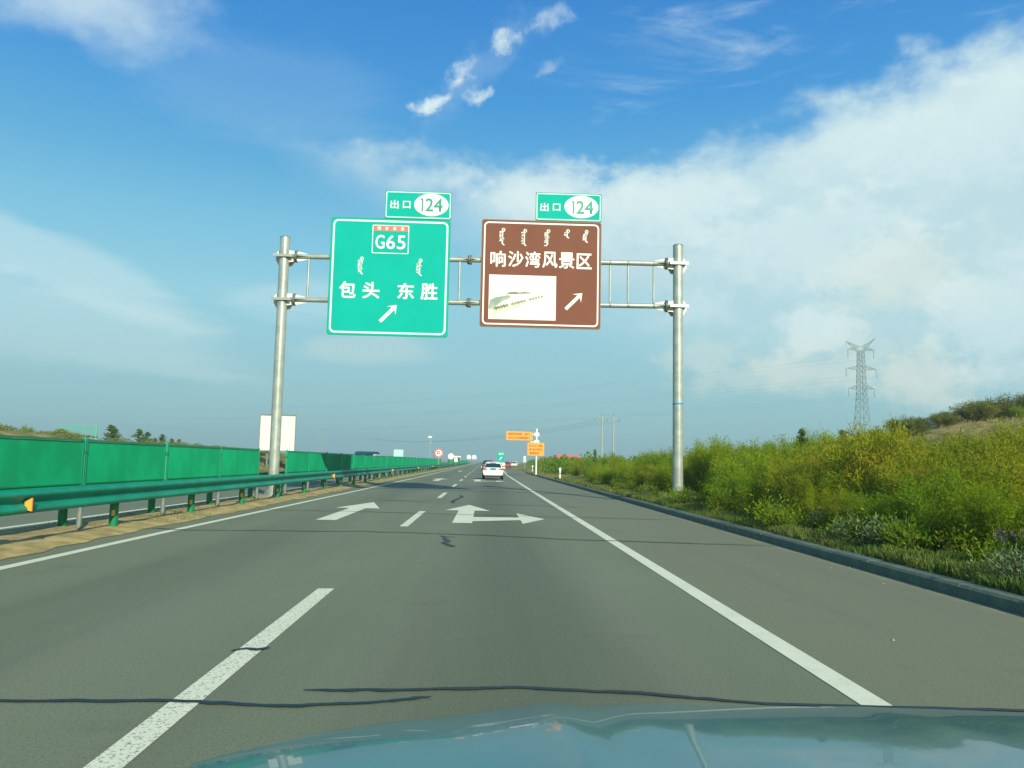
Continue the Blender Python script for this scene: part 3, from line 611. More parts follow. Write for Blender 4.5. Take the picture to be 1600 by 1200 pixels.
# ------------------------------------------------------------------ anti-glare screen
def fence(label, y0, npan, pw=3.5, detail=True):
    f = thing('anti_glare_fence', label, 'screen fence', (-6.76, y0, 0), 'green mesh anti-glare screens')
    zt, zb = 1.53, .62
    b = MB(); n = 104 if detail else 26; w = .030 * 104 / n; a = R_(38)
    for i in range(n):
        y = .1 + (pw - .2) * (i + .5) / n; dx, dy = sin(a) * w / 2 * .8, cos(a) * w / 2 * 1.12
        b.add([(-dx, y - dy, zb + .04), (dx, y + dy, zb + .04), (dx, y + dy, zt - .04), (-dx, y - dy, zt - .04)], [(0, 1, 2, 3)])
    if detail:
        for k in range(14):
            z = zb + .07 + k * .063; b.box(-.014, -.006, .08, pw - .08, z, z + .008)
    slat = b.mesh('mesh_slats', M_FEN)
    fr = MB().box(-.02, .02, .07, .10, zb, zt).box(-.02, .02, pw - .10, pw - .07, zb, zt).box(-.021, .021, .10, pw - .10, zt - .035, zt).box(-.021, .021, .10, pw - .10, zb, zb + .035).mesh('panel_frame', M_FENP)
    if detail: 
        fr2 = MB().box(-.016, .018, .10, pw - .10, zb + .16, zb + .18).mesh('panel_rail', M_FENP)
    pu = MB().tube((0, 0, .5), (0, 0, zt + .03), .026, n=12).mesh('post', M_FENL); pl_ = MB().tube((0, 0, -.02), (0, 0, .5), .045, n=12).mesh('post_sleeve', M_GALVD)
    br = MB().box(-.03, .03, -.075, -.03, zb + .1, zb + .15).box(-.03, .03, .03, .075, zb + .1, zb + .15).box(-.03, .03, -.075, -.03, zt - .22, zt - .17).box(-.03, .03, .03, .075, zt - .22, zt - .17).mesh('bracket', M_FENP)
    for i in range(npan):
        s_ = inst('mesh_slats', slat, f, (0, i * pw, 0)); s_['kind'] = 'stuff'
        s_.rotation_euler = (0, random.uniform(-.01, .01), random.uniform(-.006, .006))
        q = inst('panel_frame', fr, f, (0, i * pw, 0)); q.rotation_euler = s_.rotation_euler
        if detail: inst('panel_rail', fr2, q)
    for i in range(npan + 1):
        p = inst('post', pu, f, (0, i * pw, 0)); inst('post_sleeve', pl_, p)
        if detail: inst('bracket', br, p)
    return f
fence('long green mesh anti-glare screen left of the gantry, nearest the camera', 24.3 - 3.5 * 7, 7)
fence('long green mesh anti-glare screen running from the gantry to the no U-turn sign', 27.7, 28)
fence('farthest green anti-glare screen beyond the no U-turn sign', 148.5, 60, 3.5, False)

# ------------------------------------------------------------------ far signs
def post(parent, z1, r=.045, y=0, m=M_GALV): return MB().tube((0, y, -.3), (0, y, z1), r, n=10).build('post', m, parent, True)
def disc(parent, cx, cz, r0, r1, y, m, name):
    if r0 == 0: return MB().add([(cx + r1 * cos(2 * pi * k / 28), y, cz + r1 * sin(2 * pi * k / 28)) for k in range(28)], [tuple(range(28))]).build(name, m, parent)
    return ring([(cx + r1 * cos(2 * pi * k / 28), cz + r1 * sin(2 * pi * k / 28)) for k in range(28)], [(cx + r0 * cos(2 * pi * k / 28), cz + r0 * sin(2 * pi * k / 28)) for k in range(28)], y).build(name, m, parent)
t = thing('no_u_turn_sign', 'round red and white no U-turn sign on a post in the median', 'road sign', (-6.72, 118, 0))
post(t, 2.6, .07, .06); c = [( .66 * cos(2 * pi * k / 28), 2.38 + .66 * sin(2 * pi * k / 28)) for k in range(28)]
MB().prism(c, 'y', -.05, -.02).build('disc', M_SIGNW, t); disc(t, 0, 2.38, .47, .655, -.055, mat('sign_ring_red', (.62, .12, .11), .5), 'red_ring')
b = MB(); pts = [(.17, 2.16), (.17, 2.48)] + [(.17 * cos(a), 2.48 + .17 * sin(a)) for a in np.linspace(0, pi, 8)] + [(-.17, 2.3)]
for p, q in zip(pts[:-1], pts[1:]):
    if (Vector(p) - Vector(q)).length > .001:
        d = (Vector(q) - Vector(p)).normalized(); n_ = Vector((-d.y, d.x)) * .045; b.add([(p[0] + n_.x, -.056, p[1] + n_.y), (p[0] - n_.x, -.056, p[1] - n_.y), (q[0] - n_.x, -.056, q[1] - n_.y), (q[0] + n_.x, -.056, q[1] + n_.y)], [(0, 1, 2, 3)])
b.add([(-.30, -.0565, 2.34), (-.04, -.0565, 2.34), (-.17, -.0565, 2.14)], [(0, 1, 2)]).build('u_turn_symbol', M_BLK, t)
b = MB(); b.add([(-.36, -.0575, 2.70), (-.30, -.0575, 2.76), (.36, -.0575, 2.06), (.30, -.0575, 2.0)], [(0, 1, 2, 3)]).build('red_bar', MATS['sign_ring_red'], t)
t = thing('round_sign', 'pale round sign with dark bar in the median beyond the no U-turn sign', 'road sign', (-6.35, 152, 0)); post(t, 2.2)
MB().prism([(.56 * cos(2 * pi * k / 24), 2.13 + .56 * sin(2 * pi * k / 24)) for k in range(24)], 'y', -.05, -.02).build('disc', M_SIGNW, t); MB().box(-.04, .04, -.056, -.051, 1.9, 2.4).build('bar', M_GALVD, t)
t = thing('small_sign', 'small white square sign just right of the pale round sign', 'road sign', (-5.85, 165, 0)); post(t, 1.7, .04)
MB().box(-.34, .34, -.05, -.02, 1.1, 1.95).build('panel', M_SIGNW, t, bevel=.01)
for k, (x, lab) in enumerate([(-4.85, 'left one of the two small white house-shaped signs far down the road'), (-3.2, 'right one of the two small white house-shaped signs far down the road')]):
    t = thing('white_sign', lab, 'road sign', (x, 250, 0), 'far pair of white signs'); post(t, 2, .06)
    MB().prism([(-.62, 1.95), (.68, 1.95), (.68, 2.9), (.1, 3.3), (-.62, 3.1)], 'y', -.06, -.02).build('panel', M_SIGNW, t)
t = thing('toll_barrier_truck', 'tiny red and white truck far down the opposite carriageway', 'truck', (-9.0, 262, 0))
MB().box(-1.2, 1.2, 0, 5, .9, 2.9).build('cargo_box', M_WHITE, t, bevel=.05); MB().box(-1.15, 1.15, -2.1, -.1, .6, 2.5).build('cab', M_RED, t, bevel=.12); MB().box(-.95, .95, -2.14, -2.08, 1.6, 2.3).build('windscreen', M_GLASS, t)
for dx in (-.95, .95):
    for dy in (-1.2, 3.6): MB().tube((dx - .14, dy, .45), (dx + .14, dy, .45), .45, n=14).build('wheel', M_BLK, t)
# green gore sign
t = thing('exit_gore_sign', 'small green exit sign with white marks behind the white car', 'road sign', (3.25, 162, 0)); post(t, 1.6, .06)
MB().box(-.72, .72, -.05, -.02, 1.4, 3.3).build('panel', M_GREEN, t, bevel=.02); stroke_arrow(t, -.25, 1.7, .25, 2.3, .16, .3, .34, -.056); text_obj('出口', 0.05, 2.9, .95, .45, -.056, M_SIGNW, t, bold=.04)
t = thing('crash_cushion', 'pale crash barrel in the gore under the small green sign', 'barrel', (3.3, 150, 0)); MB().tube((0, 0, 0), (0, 0, 1.15), .62, .58, 18).build('drum', M_SIGNW, t, True); MB().tube((0, 0, .35), (0, 0, .6), .635, n=18).build('band', M_RED, t, True)
t = thing('small_sign', 'small pale double plate sign on the right beyond the orange boards', 'road sign', (7.6, 152, 0)); post(t, 2.6, .05); MB().box(-.28, .28, -.05, -.02, 1.3, 1.9).build('panel', mat('pale_green_plate', (.5, .62, .45), .5), t); MB().box(-.22, .22, -.05, -.02, 1.98, 2.45).build('panel', M_SIGNW, t)
# orange boards
ot = thing('orange_sign_mast', 'white mast on the right verge carrying two orange notice boards', 'sign mast', (5.02, 78, 0))
MB().tube((0, 0, -.1), (0, 0, 4.6), .085, n=14).build('pole', M_WHITE, ot, True)
for z in (4.02, 3.28): 
    MB().tube((-.6, 0, z), (0, 0, z), .06, n=10).build('arm', M_WHITE, ot, True); MB().box(-.26, .26, -.12, .12, z - .2, z + .18).build('bracket', M_WHITE, ot, bevel=.05)
bo = thing('orange_board', 'wide orange board with two rows of dark characters left of the mast', 'notice board', (0, 78, 0))
MB().box(2.05, 4.60, -.16, -.12, 3.42, 4.26).build('panel', M_ORG, bo, bevel=.01)
text_obj('路网改造施工 绕行', 3.3, 4.02, 2.1, .26, -.166, M_ORGT, bo, bold=.02); text_obj('包头方向车辆请绕行', 3.3, 3.65, 2.1, .26, -.166, M_ORGT, bo, bold=.02)
bo = thing('orange_board', 'squarer lower orange board with three rows of characters on the mast', 'notice board', (0, 78, 0))
MB().box(4.14, 5.76, -.16, -.12, 1.96, 3.2).build('panel', M_ORG, bo, bevel=.01)
for r_, tx in enumerate(('前方出口 减速', '施 绕行路线', '谨慎驾驶')): text_obj(tx, 4.95 - (r_ == 2) * .15, 2.92 - r_ * .36, 1.3 - (r_ == 2) * .35, .22, -.166, M_ORGT, bo, bold=.02)
# billboard and signs on the left
t = thing('blank_billboard', 'blank white billboard behind the left gantry pole', 'billboard', (-20.4, 80, 0))
MB().box(-1.80, 1.62, -.15, .1, 1.95, 5.45).build('panel', mat('billboard_white', (.66, .70, .63), .6, var=.08, vscale=1), t)
MB().box(-1.85, 1.67, -.19, -.155, 5.38, 5.52).box(-1.87, -1.80, -.19, -.155, 1.9, 5.38).box(1.62, 1.69, -.19, -.155, 1.9, 5.38).box(-1.85, 1.67, -.19, -.155, 1.86, 1.95).build('frame', M_GALVD, t)
for dx in (-1.1, 1.0): MB().tube((dx, .2, -.1), (dx, .2, 5.3), .1, n=10).build('leg', M_GALVD, t)
t = thing('pale_blue_sign', 'pale blue rectangular sign above the green screen far left', 'road sign', (-19, 178, 0)); MB().box(-1.05, 1.05, -.06, 0, 1.95, 3.5).build('panel', mat('pale_blue', (.42, .66, .62), .5), t, bevel=.02)
for dx in (-.6, .6): MB().tube((dx, .08, -.3), (dx, .08, 3.3), .06, n=8).build('leg', M_GALVD, t)
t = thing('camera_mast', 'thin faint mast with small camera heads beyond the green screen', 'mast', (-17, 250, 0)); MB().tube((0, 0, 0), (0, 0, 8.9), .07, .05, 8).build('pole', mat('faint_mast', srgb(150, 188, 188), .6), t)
MB().box(-.7, .5, -.2, .2, 8.2, 8.8).build('camera_head', M_SIGNW, t, bevel=.08); MB().box(-.4, .5, -.2, .2, 6.5, 6.9).build('camera_head', M_GALV, t, bevel=.08)
t = thing('camera_pole', 'short dark camera on an arm left of the no U-turn sign', 'camera', (-8.6, 138, 0)); MB().tube((0, 0, 0), (0, 0, 2.75), .04, n=8).build('pole', M_GALVD, t); MB().box(-.35, .1, -.15, .15, 2.55, 2.85).build('camera_head', M_GALVD, t, bevel=.04)
# delineators
for (x, y, lab) in [(5.42, 57.5, 'white delineator post behind the kerb left of the shrubs, the nearer one'), (5.75, 96, 'faded delineator post on the verge beyond the orange sign mast')]:
    t = thing('delineator_post', lab, 'delineator', (x, y, 0.1), 'delineator posts on the right verge')
    MB().tube((0, 0, -.1), (0, 0, .66), .075, .068, 12).build('post', M_WHITE, t, True); MB().tube((0, 0, .42), (0, 0, .5), .078, n=12).build('dark_band', M_GALVD, t); MB().tube((0, 0, .66), (0, 0, .86), .1, .085, 12).build('cap', M_WHITE, t, True)
# red roofed sheds
t = thing('red_shed', 'low shed with long red sheet roof behind the shrubs beyond the orange boards', 'shed', (15.4, 220, -.2))
MB().box(.3, 4.4, 0, 6, 0, 2.2).build('wall', M_CONC, t); MB().prism([(0, 2.1), (4.9, 2.1), (4.6, 3.1), (.4, 2.9)], 'y', -.4, 6.4).build('roof', M_RROOF, t)
t = thing('red_shed', 'taller shed with red sheet roof right of the low red shed', 'shed', (19.6, 222, -.2))
MB().box(.3, 6.7, 0, 6, 0, 2.7).build('wall', M_CONC, t); MB().prism([(-.2, 2.6), (7, 2.8), (6.6, 3.7), (.2, 3.75)], 'y', -.4, 6.4).build('roof', M_RROOF, t)
# twin pole line
t = thing('twin_pole_line_support', 'twin concrete poles with a shared crossarm behind the right shrubs', 'power pole', (26.1, 170, 0))
for dx, h in ((-1.22, 12.1), (1.24, 12.2)):
    MB().tube((dx, 0, 0), (dx, 0, h - .6), .2, .13, 12).build('pole', M_WOODP, t, True); MB().tube((dx, 0, h - .6), (dx, 0, h), .05, n=8).build('insulator', M_GALVD, t)
MB().box(-2.85, 2.7, -.08, .08, 10.98, 11.14).build('crossarm', M_GALVD, t); b = MB()
for dx in (-2.7, 0, 2.55): MB().tube((dx, 0, 10.4), (dx, 0, 10.98), .07, n=8).build('insulator', M_GALVD, t)
def wire(p, q, sag, r, name='wire', par=None):
    b = MB(); pr_ = None
    for i in range(17):
        u = i / 16; c = Vector(p).lerp(Vector(q), u); c.z -= 4 * sag * u * (1 - u)
        if pr_ is not None: b.tube(pr_, c, r, n=4, cap=False)
        pr_ = c
    return b.build(name, mat('wire_grey', srgb(120, 145, 145), .6), par)
for dx in (-2.7, 0, 2.55): wire((26.1 + dx, 170, 10.4), (-60 + dx, 420, 12), 3, .022).update_tag()
for i, o in enumerate([o for o in bpy.data.objects if o.name.startswith('wire')]):
    tag(o, 'thin sagging power wire running left from the twin poles', 'power line', 'wires from the twin poles')
# lattice pylon
def pylon(loc, H, label, s=1.0, r=.07, mtl=None):
    t = thing('lattice_pylon', label, 'pylon', loc, None, R_(8)); mtl = mtl or M_PYL
    def hw(z):  # half width
        return (2.55 + (1.05 - 2.55) * min(z / 24, 1)) if z < 24 else 1.05 - .35 * min((z - 24) / 13.5, 1)
    b = MB(); lv = [0, 5.5, 10.2, 14.2, 17.6, 20.5, 22.8, 24.6, 26.3, 28, 29.6, 31.2, 32.8, 34.3, 35.8, 37.2]
    def L(p, q, rr=r): b.tube(p, q, rr, n=4, cap=False)
    for i in range(len(lv) - 1):
        z0, z1 = lv[i], lv[i + 1]; a, c = hw(z0), hw(z1)
        cs0 = [(-a, -a), (a, -a), (a, a), (-a, a)]; cs1 = [(-c, -c), (c, -c), (c, c), (-c, c)]
        for k in range(4):
            p0, q0 = cs0[k], cs0[(k + 1) % 4]; p1, q1 = cs1[k], cs1[(k + 1) % 4]
            L((*p0, z0), (*p1, z1), r * 1.3); L((*p0, z0), (*q1, z1), r * .8); L((*q0, z0), (*p1, z1), r * .8); L((*p1, z1), (*q1, z1), r * .7)
    b.build('lattice_body', mtl, t)
    for z, w in ((25.8, 4.3), (31.6, 5.0), (37.3, 4.3)):
        for sg_ in (-1, 1):
            b = MB(); c = hw(z); tip = (sg_ * w, 0, z + .25)
            for yy in (-c, c):
                b.tube((sg_ * c, yy, z), tip, r, n=4); b.tube((sg_ * c, yy, z + 1.3), tip, r, n=4)
                for f_ in (.25, .5, .75):
                    x = c + (w - c) * f_; y = yy * (1 - f_); b.tube((sg_ * x, y, z + .25 * f_), (sg_ * x, y, z + 1.3 - 1.05 * f_), r * .7, n=4); b.tube((sg_ * x, y, z + .25 * f_), (sg_ * (c + (w - c) * (f_ - .25)), yy * (1.25 - f_), z + 1.3 - 1.05 * (f_ - .25)), r * .7, n=4)
            b.build('cross_arm', mtl, t); MB().tube((sg_ * w * .97, 0, z + .2), (sg_ * w * .97, 0, z - 2.2), .10, n=6).build('insulator_string', mtl, t)
    for sg_, tipz in ((-1, 39.9), (1, 41.3)):
        b = MB()
        for yy in (-.7, .7):
            b.tube((sg_ * .7, yy, 37.2), (sg_ * 4.9, 0, tipz), r, n=4); b.tube((sg_ * .4, yy * .6, 38.4), (sg_ * 4.9, 0, tipz), r, n=4)
            for f_ in (.2, .4, .6, .8):
                b.tube((sg_ * (.7 + 4.2 * f_), yy * (1 - f_), 37.2 + (tipz - 37.2) * f_), (sg_ * (.4 + 4.5 * (f_ + .1)), yy * .6 * (.9 - f_), 38.4 + (tipz - 38.4) * (f_ + .1)), r * .7, n=4)
        b.build('earth_wire_peak', mtl, t)
    t.scale = (s, s, s); return t
M_PYL = mat('pylon_steel', srgb(118, 142, 138), 0.6, metal=.1)
pylon((110, 230, -1.2), 40, 'tall lattice electricity pylon standing against the clouds on the right')
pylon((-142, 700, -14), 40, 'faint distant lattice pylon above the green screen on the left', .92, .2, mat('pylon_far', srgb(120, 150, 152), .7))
for k, (z, w) in enumerate(((23.3, 4.2), (29.2, 4.9), (34.9, 4.2))):
    for sg_ in (-1, 1):
        o = wire((110 + sg_ * w, 230, z - 1), (-320 + sg_ * w, 620, z + 4), 9, .018); tag(o, 'very thin high voltage wire crossing the sky left from the big pylon', 'power line', 'wires from the big pylon')

# ------------------------------------------------------------------ cars
def car(label, cat, loc, paint, s=1.0, van=False, rz=0.0, detail=True, name='car'):
    t = thing(name, label, cat, loc, None, rz)
    H = 1.50 if not van else 2.0
    # body cross-sections along y (rear at 0, front at 4.6): (y, half width low, z belt, half width roof, z top)
    secs = [(0.0, .78, .92, .60, .95), (.05, .86, .96, .62, 1.00), (.35, .88, 1.0, .58, H - .16), (.62, .89, 1.0, .60, H - .02), (1.2, .9, .99, .62, H), (2.2, .9, .98, .62, H - .01), (2.75, .9, .97, .58, H - .10), (3.35, .89, .95, .62, .99), (4.2, .85, .86, .62, .88), (4.55, .72, .62, .55, .64)]
    b = MB(); n = 0; rows = []
    for (y, w, zb, wr, zt) in secs:
        lo = .30 if 0.05 < y < 4.4 else .36
        half = [(w * .80, lo), (w * .97, lo + .1), (w, .62), (w * .985, zb - .06), (w * .94, zb), (wr + (w * .93 - wr) * .12, zt - .07), (wr * .9, zt - .012), (wr * .5, zt + .005)]
        rows.append([(x, y, z) for x, z in half] + [(-x, y, z) for x, z in half[::-1]])
    k = len(rows[0]); vs = [p for r in rows for p in r]
    fs = [(i * k + j, i * k + (j + 1) % k, (i + 1) * k + (j + 1) % k, (i + 1) * k + j) for i in range(len(rows) - 1) for j in range(k)]
    fs += [tuple(range(k)), tuple(range((len(rows) - 1) * k, len(rows) * k))[::-1]]
    bo_ = b.add(vs, fs).build('body', paint, t, True)
    # rear glass: between section 1 (y .05) and 2 (y .35)
    z0, z1 = 1.03, H - .15; y0, y1 = .052, .335
    rg = MB().add([(-.70, y0 - .015, z0), (.70, y0 - .015, z0), (.57, y1 - .03, z1), (-.57, y1 - .03, z1), (-.70, y0 + .03, z0), (.70, y0 + .03, z0), (.57, y1 + .03, z1), (-.57, y1 + .03, z1)], [(0, 1, 2, 3), (4, 7, 6, 5), (0, 4, 5, 1), (2, 6, 7, 3), (0, 3, 7, 4), (1, 5, 6, 2)]).build('rear_window', M_GLASS, t)
    for sg_ in (-1, 1):
        MB().add([(sg_ * .80, .5, 1.04), (sg_ * .80, 3.0, 1.02), (sg_ * .655, 2.55, H - .13), (sg_ * .655, .8, H - .1)], [(0, 1, 2, 3)]).build('side_window', M_GLASS, t).location.x = sg_ * .055
        MB().add([(sg_ * .88, -.012, .80), (sg_ * .52, -.03, .81), (sg_ * .50, -.028, .90), (sg_ * .84, -.012, .965), (sg_ * .90, .16, .93), (sg_ * .905, .16, .82)], [(0, 1, 2, 3), (0, 3, 4, 5)]).build('tail_light', M_LAMP, t)
        MB().tube((sg_ * .93, 2.9, .98), (sg_ * 1.03, 2.9, 1.0), .09, n=8).build('wing_mirror', paint, t)
        for yy in (.85, 3.65):
            w_ = MB().tube((sg_ * .68, yy, .33), (sg_ * .90, yy, .33), .33, n=20).build('wheel', M_BLK, t, True)
            MB().tube((sg_ * .895, yy, .33), (sg_ * .915, yy, .33), .2, n=16).build('rim', M_GALV, w_)
    MB().add([(-.72, -.035, .36), (.72, -.035, .36), (.80, -.05, .44), (.82, -.05, .60), (-.82, -.05, .60), (-.80, -.05, .44), (-.72, .1, .36), (.72, .1, .36), (.82, .1, .60), (-.82, .1, .6)], [(0, 1, 2, 5), (5, 2, 3, 4), (4, 3, 8, 9), (0, 6, 7, 1)]).build('bumper', paint, t)
    MB().box(-.62, .62, .0, .3, .22, .33).build('lower_valance', M_BLK, t)
    pf = MB().box(-.24, .24, -.045, -.03, .80, .93).build('licence_plate', M_BLUE, t)
    MB().box(-.3, .3, -.04, -.02, .95, .975).build('chrome_strip', M_GALV, t)
    MB().box(-.25, .25, .28, .36, H - .1, H - .07).build('high_brake_light', M_LAMP, t)
    t.scale = (s, s, s); return t
car('white hatchback driving ahead in the right lane, seen from behind', 'car', (.64, 58.5, 0), M_WHITE, .86)
car('dark car mostly hidden in front of the white hatchback', 'car', (.55, 112, 0), mat('dark_teal_paint', (.03, .06, .06), .4, coat=.4), 1.0)
car('small red car on the exit slip road beyond the white hatchback', 'car', (4.75, 170, 0), mat('red_paint', (.35, .05, .05), .4, coat=.4), .9, rz=-.05)
car('tiny white car farthest along the exit slip road', 'car', (7.9, 215, 0), M_WHITE, 1.0, rz=-.1)
# van on the opposite carriageway: shows as dark roof and pale body above the screen
t = thing('van', 'dark roofed pale van on the opposite carriageway behind the green screen', 'van', (-10.55, 70, 0))
MB().prism([(0, .5), (4.9, .5), (4.9, 1.55), (4.6, 1.72), (.9, 1.72), (.0, 1.1)], 'x', -.95, .95).build('body', M_WHITE, t, bevel=.06)
MB().prism([(.7, 1.725), (4.7, 1.725), (4.5, 1.9), (3.2, 1.98), (1.4, 1.95)], 'x', -.86, .86).build('roof', mat('dark_blue_roof', (.02, .06, .09), .5), t, bevel=.03)
MB().add([(-.85, -.01, 1.12), (.85, -.01, 1.12), (.8, .78, 1.68), (-.8, .78, 1.68)], [(0, 1, 2, 3)]).build('windscreen', M_GLASS, t).location = (0, -.02, .02)
for dx in (-.85, .85):
    for dy in (.9, 4.0): MB().tube((dx - .1, dy, .36), (dx + .1, dy, .36), .36, n=16).build('wheel', M_BLK, t)

# ------------------------------------------------------------------ our own car's bonnet
own = thing('own_car_front', 'glossy teal car bonnet reaching in from the bottom edge', 'car', (0, 0, 0))
M_BON = mat('teal_car_paint', (0.003, 0.15, 0.17), 0.24, metal=0.0, spec=.3, coat=.5, var=.1, vscale=2)
xc, HW = .51, .99
def hood_pt(s, t_, x_=None):
    yf = 2.0 - (.50 if s < 0 else .32) * abs(s) ** 2.6
    y = .80 + (yf - .80) * t_
    cz = .884 - .075 * (y - 1.1) - .115 * (y - 1.1) ** 2 * (1 if y > 1.1 else -.2)
    z = cz - ((.050 * abs(s) ** 3.2 + .016 * float(smst((abs(s) - .36) / .25))) if s < 0 else .015 * abs(s) ** 3.2)
    z += (.6 if s < 0 else .15) * .012 * math.exp(-((abs(s) - .35) / .045) ** 2) - (.6 if s < 0 else .1) * .010 * math.exp(-((abs(s) - .28) / .06) ** 2)
    if t_ > .9: z -= .5 * ((t_ - .9)) ** 1.5
    return (xc + s * HW, y, z)
b = MB(); NS, NT = 60, 30; vs = []
for j in range(NT + 1):
    for i in range(NS + 1): vs.append(hood_pt(-1 + 2 * i / NS, j / NT))
b.add(vs, [(j * (NS + 1) + i, j * (NS + 1) + i + 1, (j + 1) * (NS + 1) + i + 1, (j + 1) * (NS + 1) + i) for j in range(NT) for i in range(NS)])
b.build('bonnet', M_BON, own, True)
b = MB(); vs = []     # nose and wings below the bonnet edge
path = [hood_pt(-1, j / 10) for j in range(10)] + [hood_pt(-1 + 2 * i / 30, 1) for i in range(31)] + [hood_pt(1, 1 - j / 10) for j in range(1, 11)]
n_ = len(path)
for k, (dz, out_) in enumerate(((-.012, -.004), (-.03, .012), (-.12, .045), (-.3, .055), (-.5, .03))):
    for (x, y, z) in path:
        d = Vector((x - xc, (y - 1.0) * .9, 0)).normalized(); vs.append((x + d.x * out_, y + d.y * out_, z + dz))
b.add(vs, [(k * n_ + i, k * n_ + i + 1, (k + 1) * n_ + i + 1, (k + 1) * n_ + i) for k in range(4) for i in range(n_ - 1)]).build('front_wings', M_BON, own, True)
for sgx in (-1, 1):
    w_ = MB().tube((xc + sgx * .72, 1.05, .33), (xc + sgx * .92, 1.05, .33), .33, n=24).build('wheel', M_BLK, own, True)
    h_ = hood_pt(sgx * .72, .93)
    MB().add([(xc + sgx * .55, 1.99, .62), (xc + sgx * .85, 1.80, .63), (xc + sgx * .88, 1.72, .68), (xc + sgx * .58, 1.965, .685)], [(0, 1, 2, 3)]).build('headlight', M_GLASS, own)

# ------------------------------------------------------------------ vegetation
LEAF = [mat('leaf_bright', (0.29, 0.40, 0.010), .7, transl=.5, objrand=.5, c2=(.22, .29, .010), vscale=2.4, spec=.15),
        mat('leaf_mid', (0.20, 0.34, 0.016), .7, transl=.5, objrand=.5, c2=(.22, .31, .012), vscale=2.4, spec=.15),
        mat('leaf_rust', (0.31, 0.30, 0.014), .75, transl=.4, objrand=.5, c2=(.20, .27, .012), vscale=2.4, spec=.15)]
M_SAGE = mat('sage_leaf', (.15, .22, .10), .8, transl=.2, var=.2, spec=.1); M_PINE = mat('pine_needles', (.10, .19, .03), .8, transl=.3, c2=(.13, .22, .035), vscale=3, objrand=.6)
M_DRY = mat('dry_grass', (.34, .30, .09), .85, transl=.3, c2=(.18, .21, .05), vscale=.6); M_GRASS = mat('green_grass', (.085, .17, .02), .85, transl=.3, c2=(.16, .19, .035), vscale=.5)
M_CREST = mat('crest_leaf', (.13, .17, .03), .8, transl=.3, c2=(.18, .18, .04), vscale=1.5, objrand=.5, spec=.1)
M_PURP = mat('purple_petals', (.26, .10, .42), .6, transl=.2)
def sprays(rng, n_stem, H, spread, n_leaf, ll, lw, up=.6, droop=.25, base=.15, lean=.0):
    """vectorised feathery shrub: curved stems, each bearing narrow leaf blades; returns leaf verts/faces and stem verts/faces"""
    LV = []; SV = []
    for s in range(n_stem):
        a = rng.uniform(0, 2 * pi); rad = spread * math.sqrt(rng.uniform(0, 1)); h = H * rng.uniform(.6, 1.0) * (1 - .3 * (rad / spread) ** 2)
        bx, by = rad * .3 * cos(a), rad * .3 * sin(a); tx, ty = rad * cos(a) + rng.normal(0, .06), rad * sin(a) + rng.normal(0, .06)
        def C(t): # curve
            t = np.asarray(t); return np.stack([bx + (tx - bx) * t ** 1.3, by + (ty - by) * t ** 1.3, h * (t * (1 + droop) - droop * t ** 3)], -1)
        ts = np.linspace(0, 1, 5); c = C(ts); w = .012 * (1 - ts * .8)
        for k in range(4):
            SV.append([c[k] + (w[k], 0, 0), c[k] - (w[k], 0, 0), c[k + 1] - (w[k + 1], 0, 0), c[k + 1] + (w[k + 1], 0, 0)])
            SV.append([c[k] + (0, w[k], 0), c[k] - (0, w[k], 0), c[k + 1] - (0, w[k + 1], 0), c[k + 1] + (0, w[k + 1], 0)])
        t = base + (1 - base) * rng.uniform(0, 1, n_leaf) ** .8; p = C(t)
        off = rng.normal(0, .07 + .05 * (1 - t)[:, None], (n_leaf, 3)); p = p + off
        d = rng.normal(0, 1, (n_leaf, 3)); d[:, 2] = np.abs(d[:, 2]) * up + .35; d += off * 5; d /= np.linalg.norm(d, axis=1)[:, None]
        sd = np.cross(d, rng.normal(0, 1, (n_leaf, 3))); sd /= np.linalg.norm(sd, axis=1)[:, None]
        L = ll * rng.uniform(.5, 1.3, n_leaf)[:, None]; Wd = lw * rng.uniform(.6, 1.3, n_leaf)[:, None]
        LV.append(np.stack([p - sd * Wd * .3, p + sd * Wd * .3 + 0 * d, p + d * L * .55 + sd * Wd * .5, p + d * L], 1).reshape(-1, 3) if False else np.stack([p, p + d * L * .5 + sd * Wd * .5, p + d * L, p + d * L * .5 - sd * Wd * .5], 1).reshape(-1, 3))
    LV = np.concatenate(LV); SV = np.array(SV).reshape(-1, 3); return LV, SV
def quads(nv): return np.arange(nv).reshape(-1, 4)
PROTO = []
for i in range(9):
    rng = np.random.default_rng(100 + i); H = [1.75, 1.9, 1.6, 2.0, 1.5, 1.8, 1.7, 1.4, 1.9][i]
    lv, sv = sprays(rng, 44, H, [.95, .85, 1.05, .8, 1.1, .95, .9, 1.0, .9][i], 300, .082, .0165, up=.9, base=.05)
    PROTO.append((np_mesh('foliage', lv, quads(len(lv)), LEAF[i % 3]), np_mesh('stems', sv, quads(len(sv)), M_TRUNK)))
def shrub(x, y, label, group, k=None, s=1.0, z=None, name='shrub', protos=None):
    k = random.randrange(len(PROTO)) if k is None else k; P_ = (protos or PROTO)[k]
    t = thing(name, label, 'shrub', (x, y, float(ground_z(x, y)) - .05 if z is None else z), group, random.uniform(0, 6.28)); t.scale = (s * random.uniform(.9, 1.15), s * random.uniform(.9, 1.15), s)
    inst('foliage', P_[0], t); inst('stems', P_[1], t); return t
cnt = 0; spots = []
def try_spot(x, y, dmin):
    for (a, b_) in spots:
        if (a - x) ** 2 + (b_ - y) ** 2 < dmin * dmin: return False
    spots.append((x, y)); return True
tries = 0; near = 0
BANDS = [(13, 'nearest the camera, across the kerb'), (18, 'between the camera end and the sage bushes'), (25, 'before the foot of the right gantry pole'), (33, 'just past the right gantry pole'), (45, 'midway to the orange sign mast'), (999, 'close to the orange sign mast')]
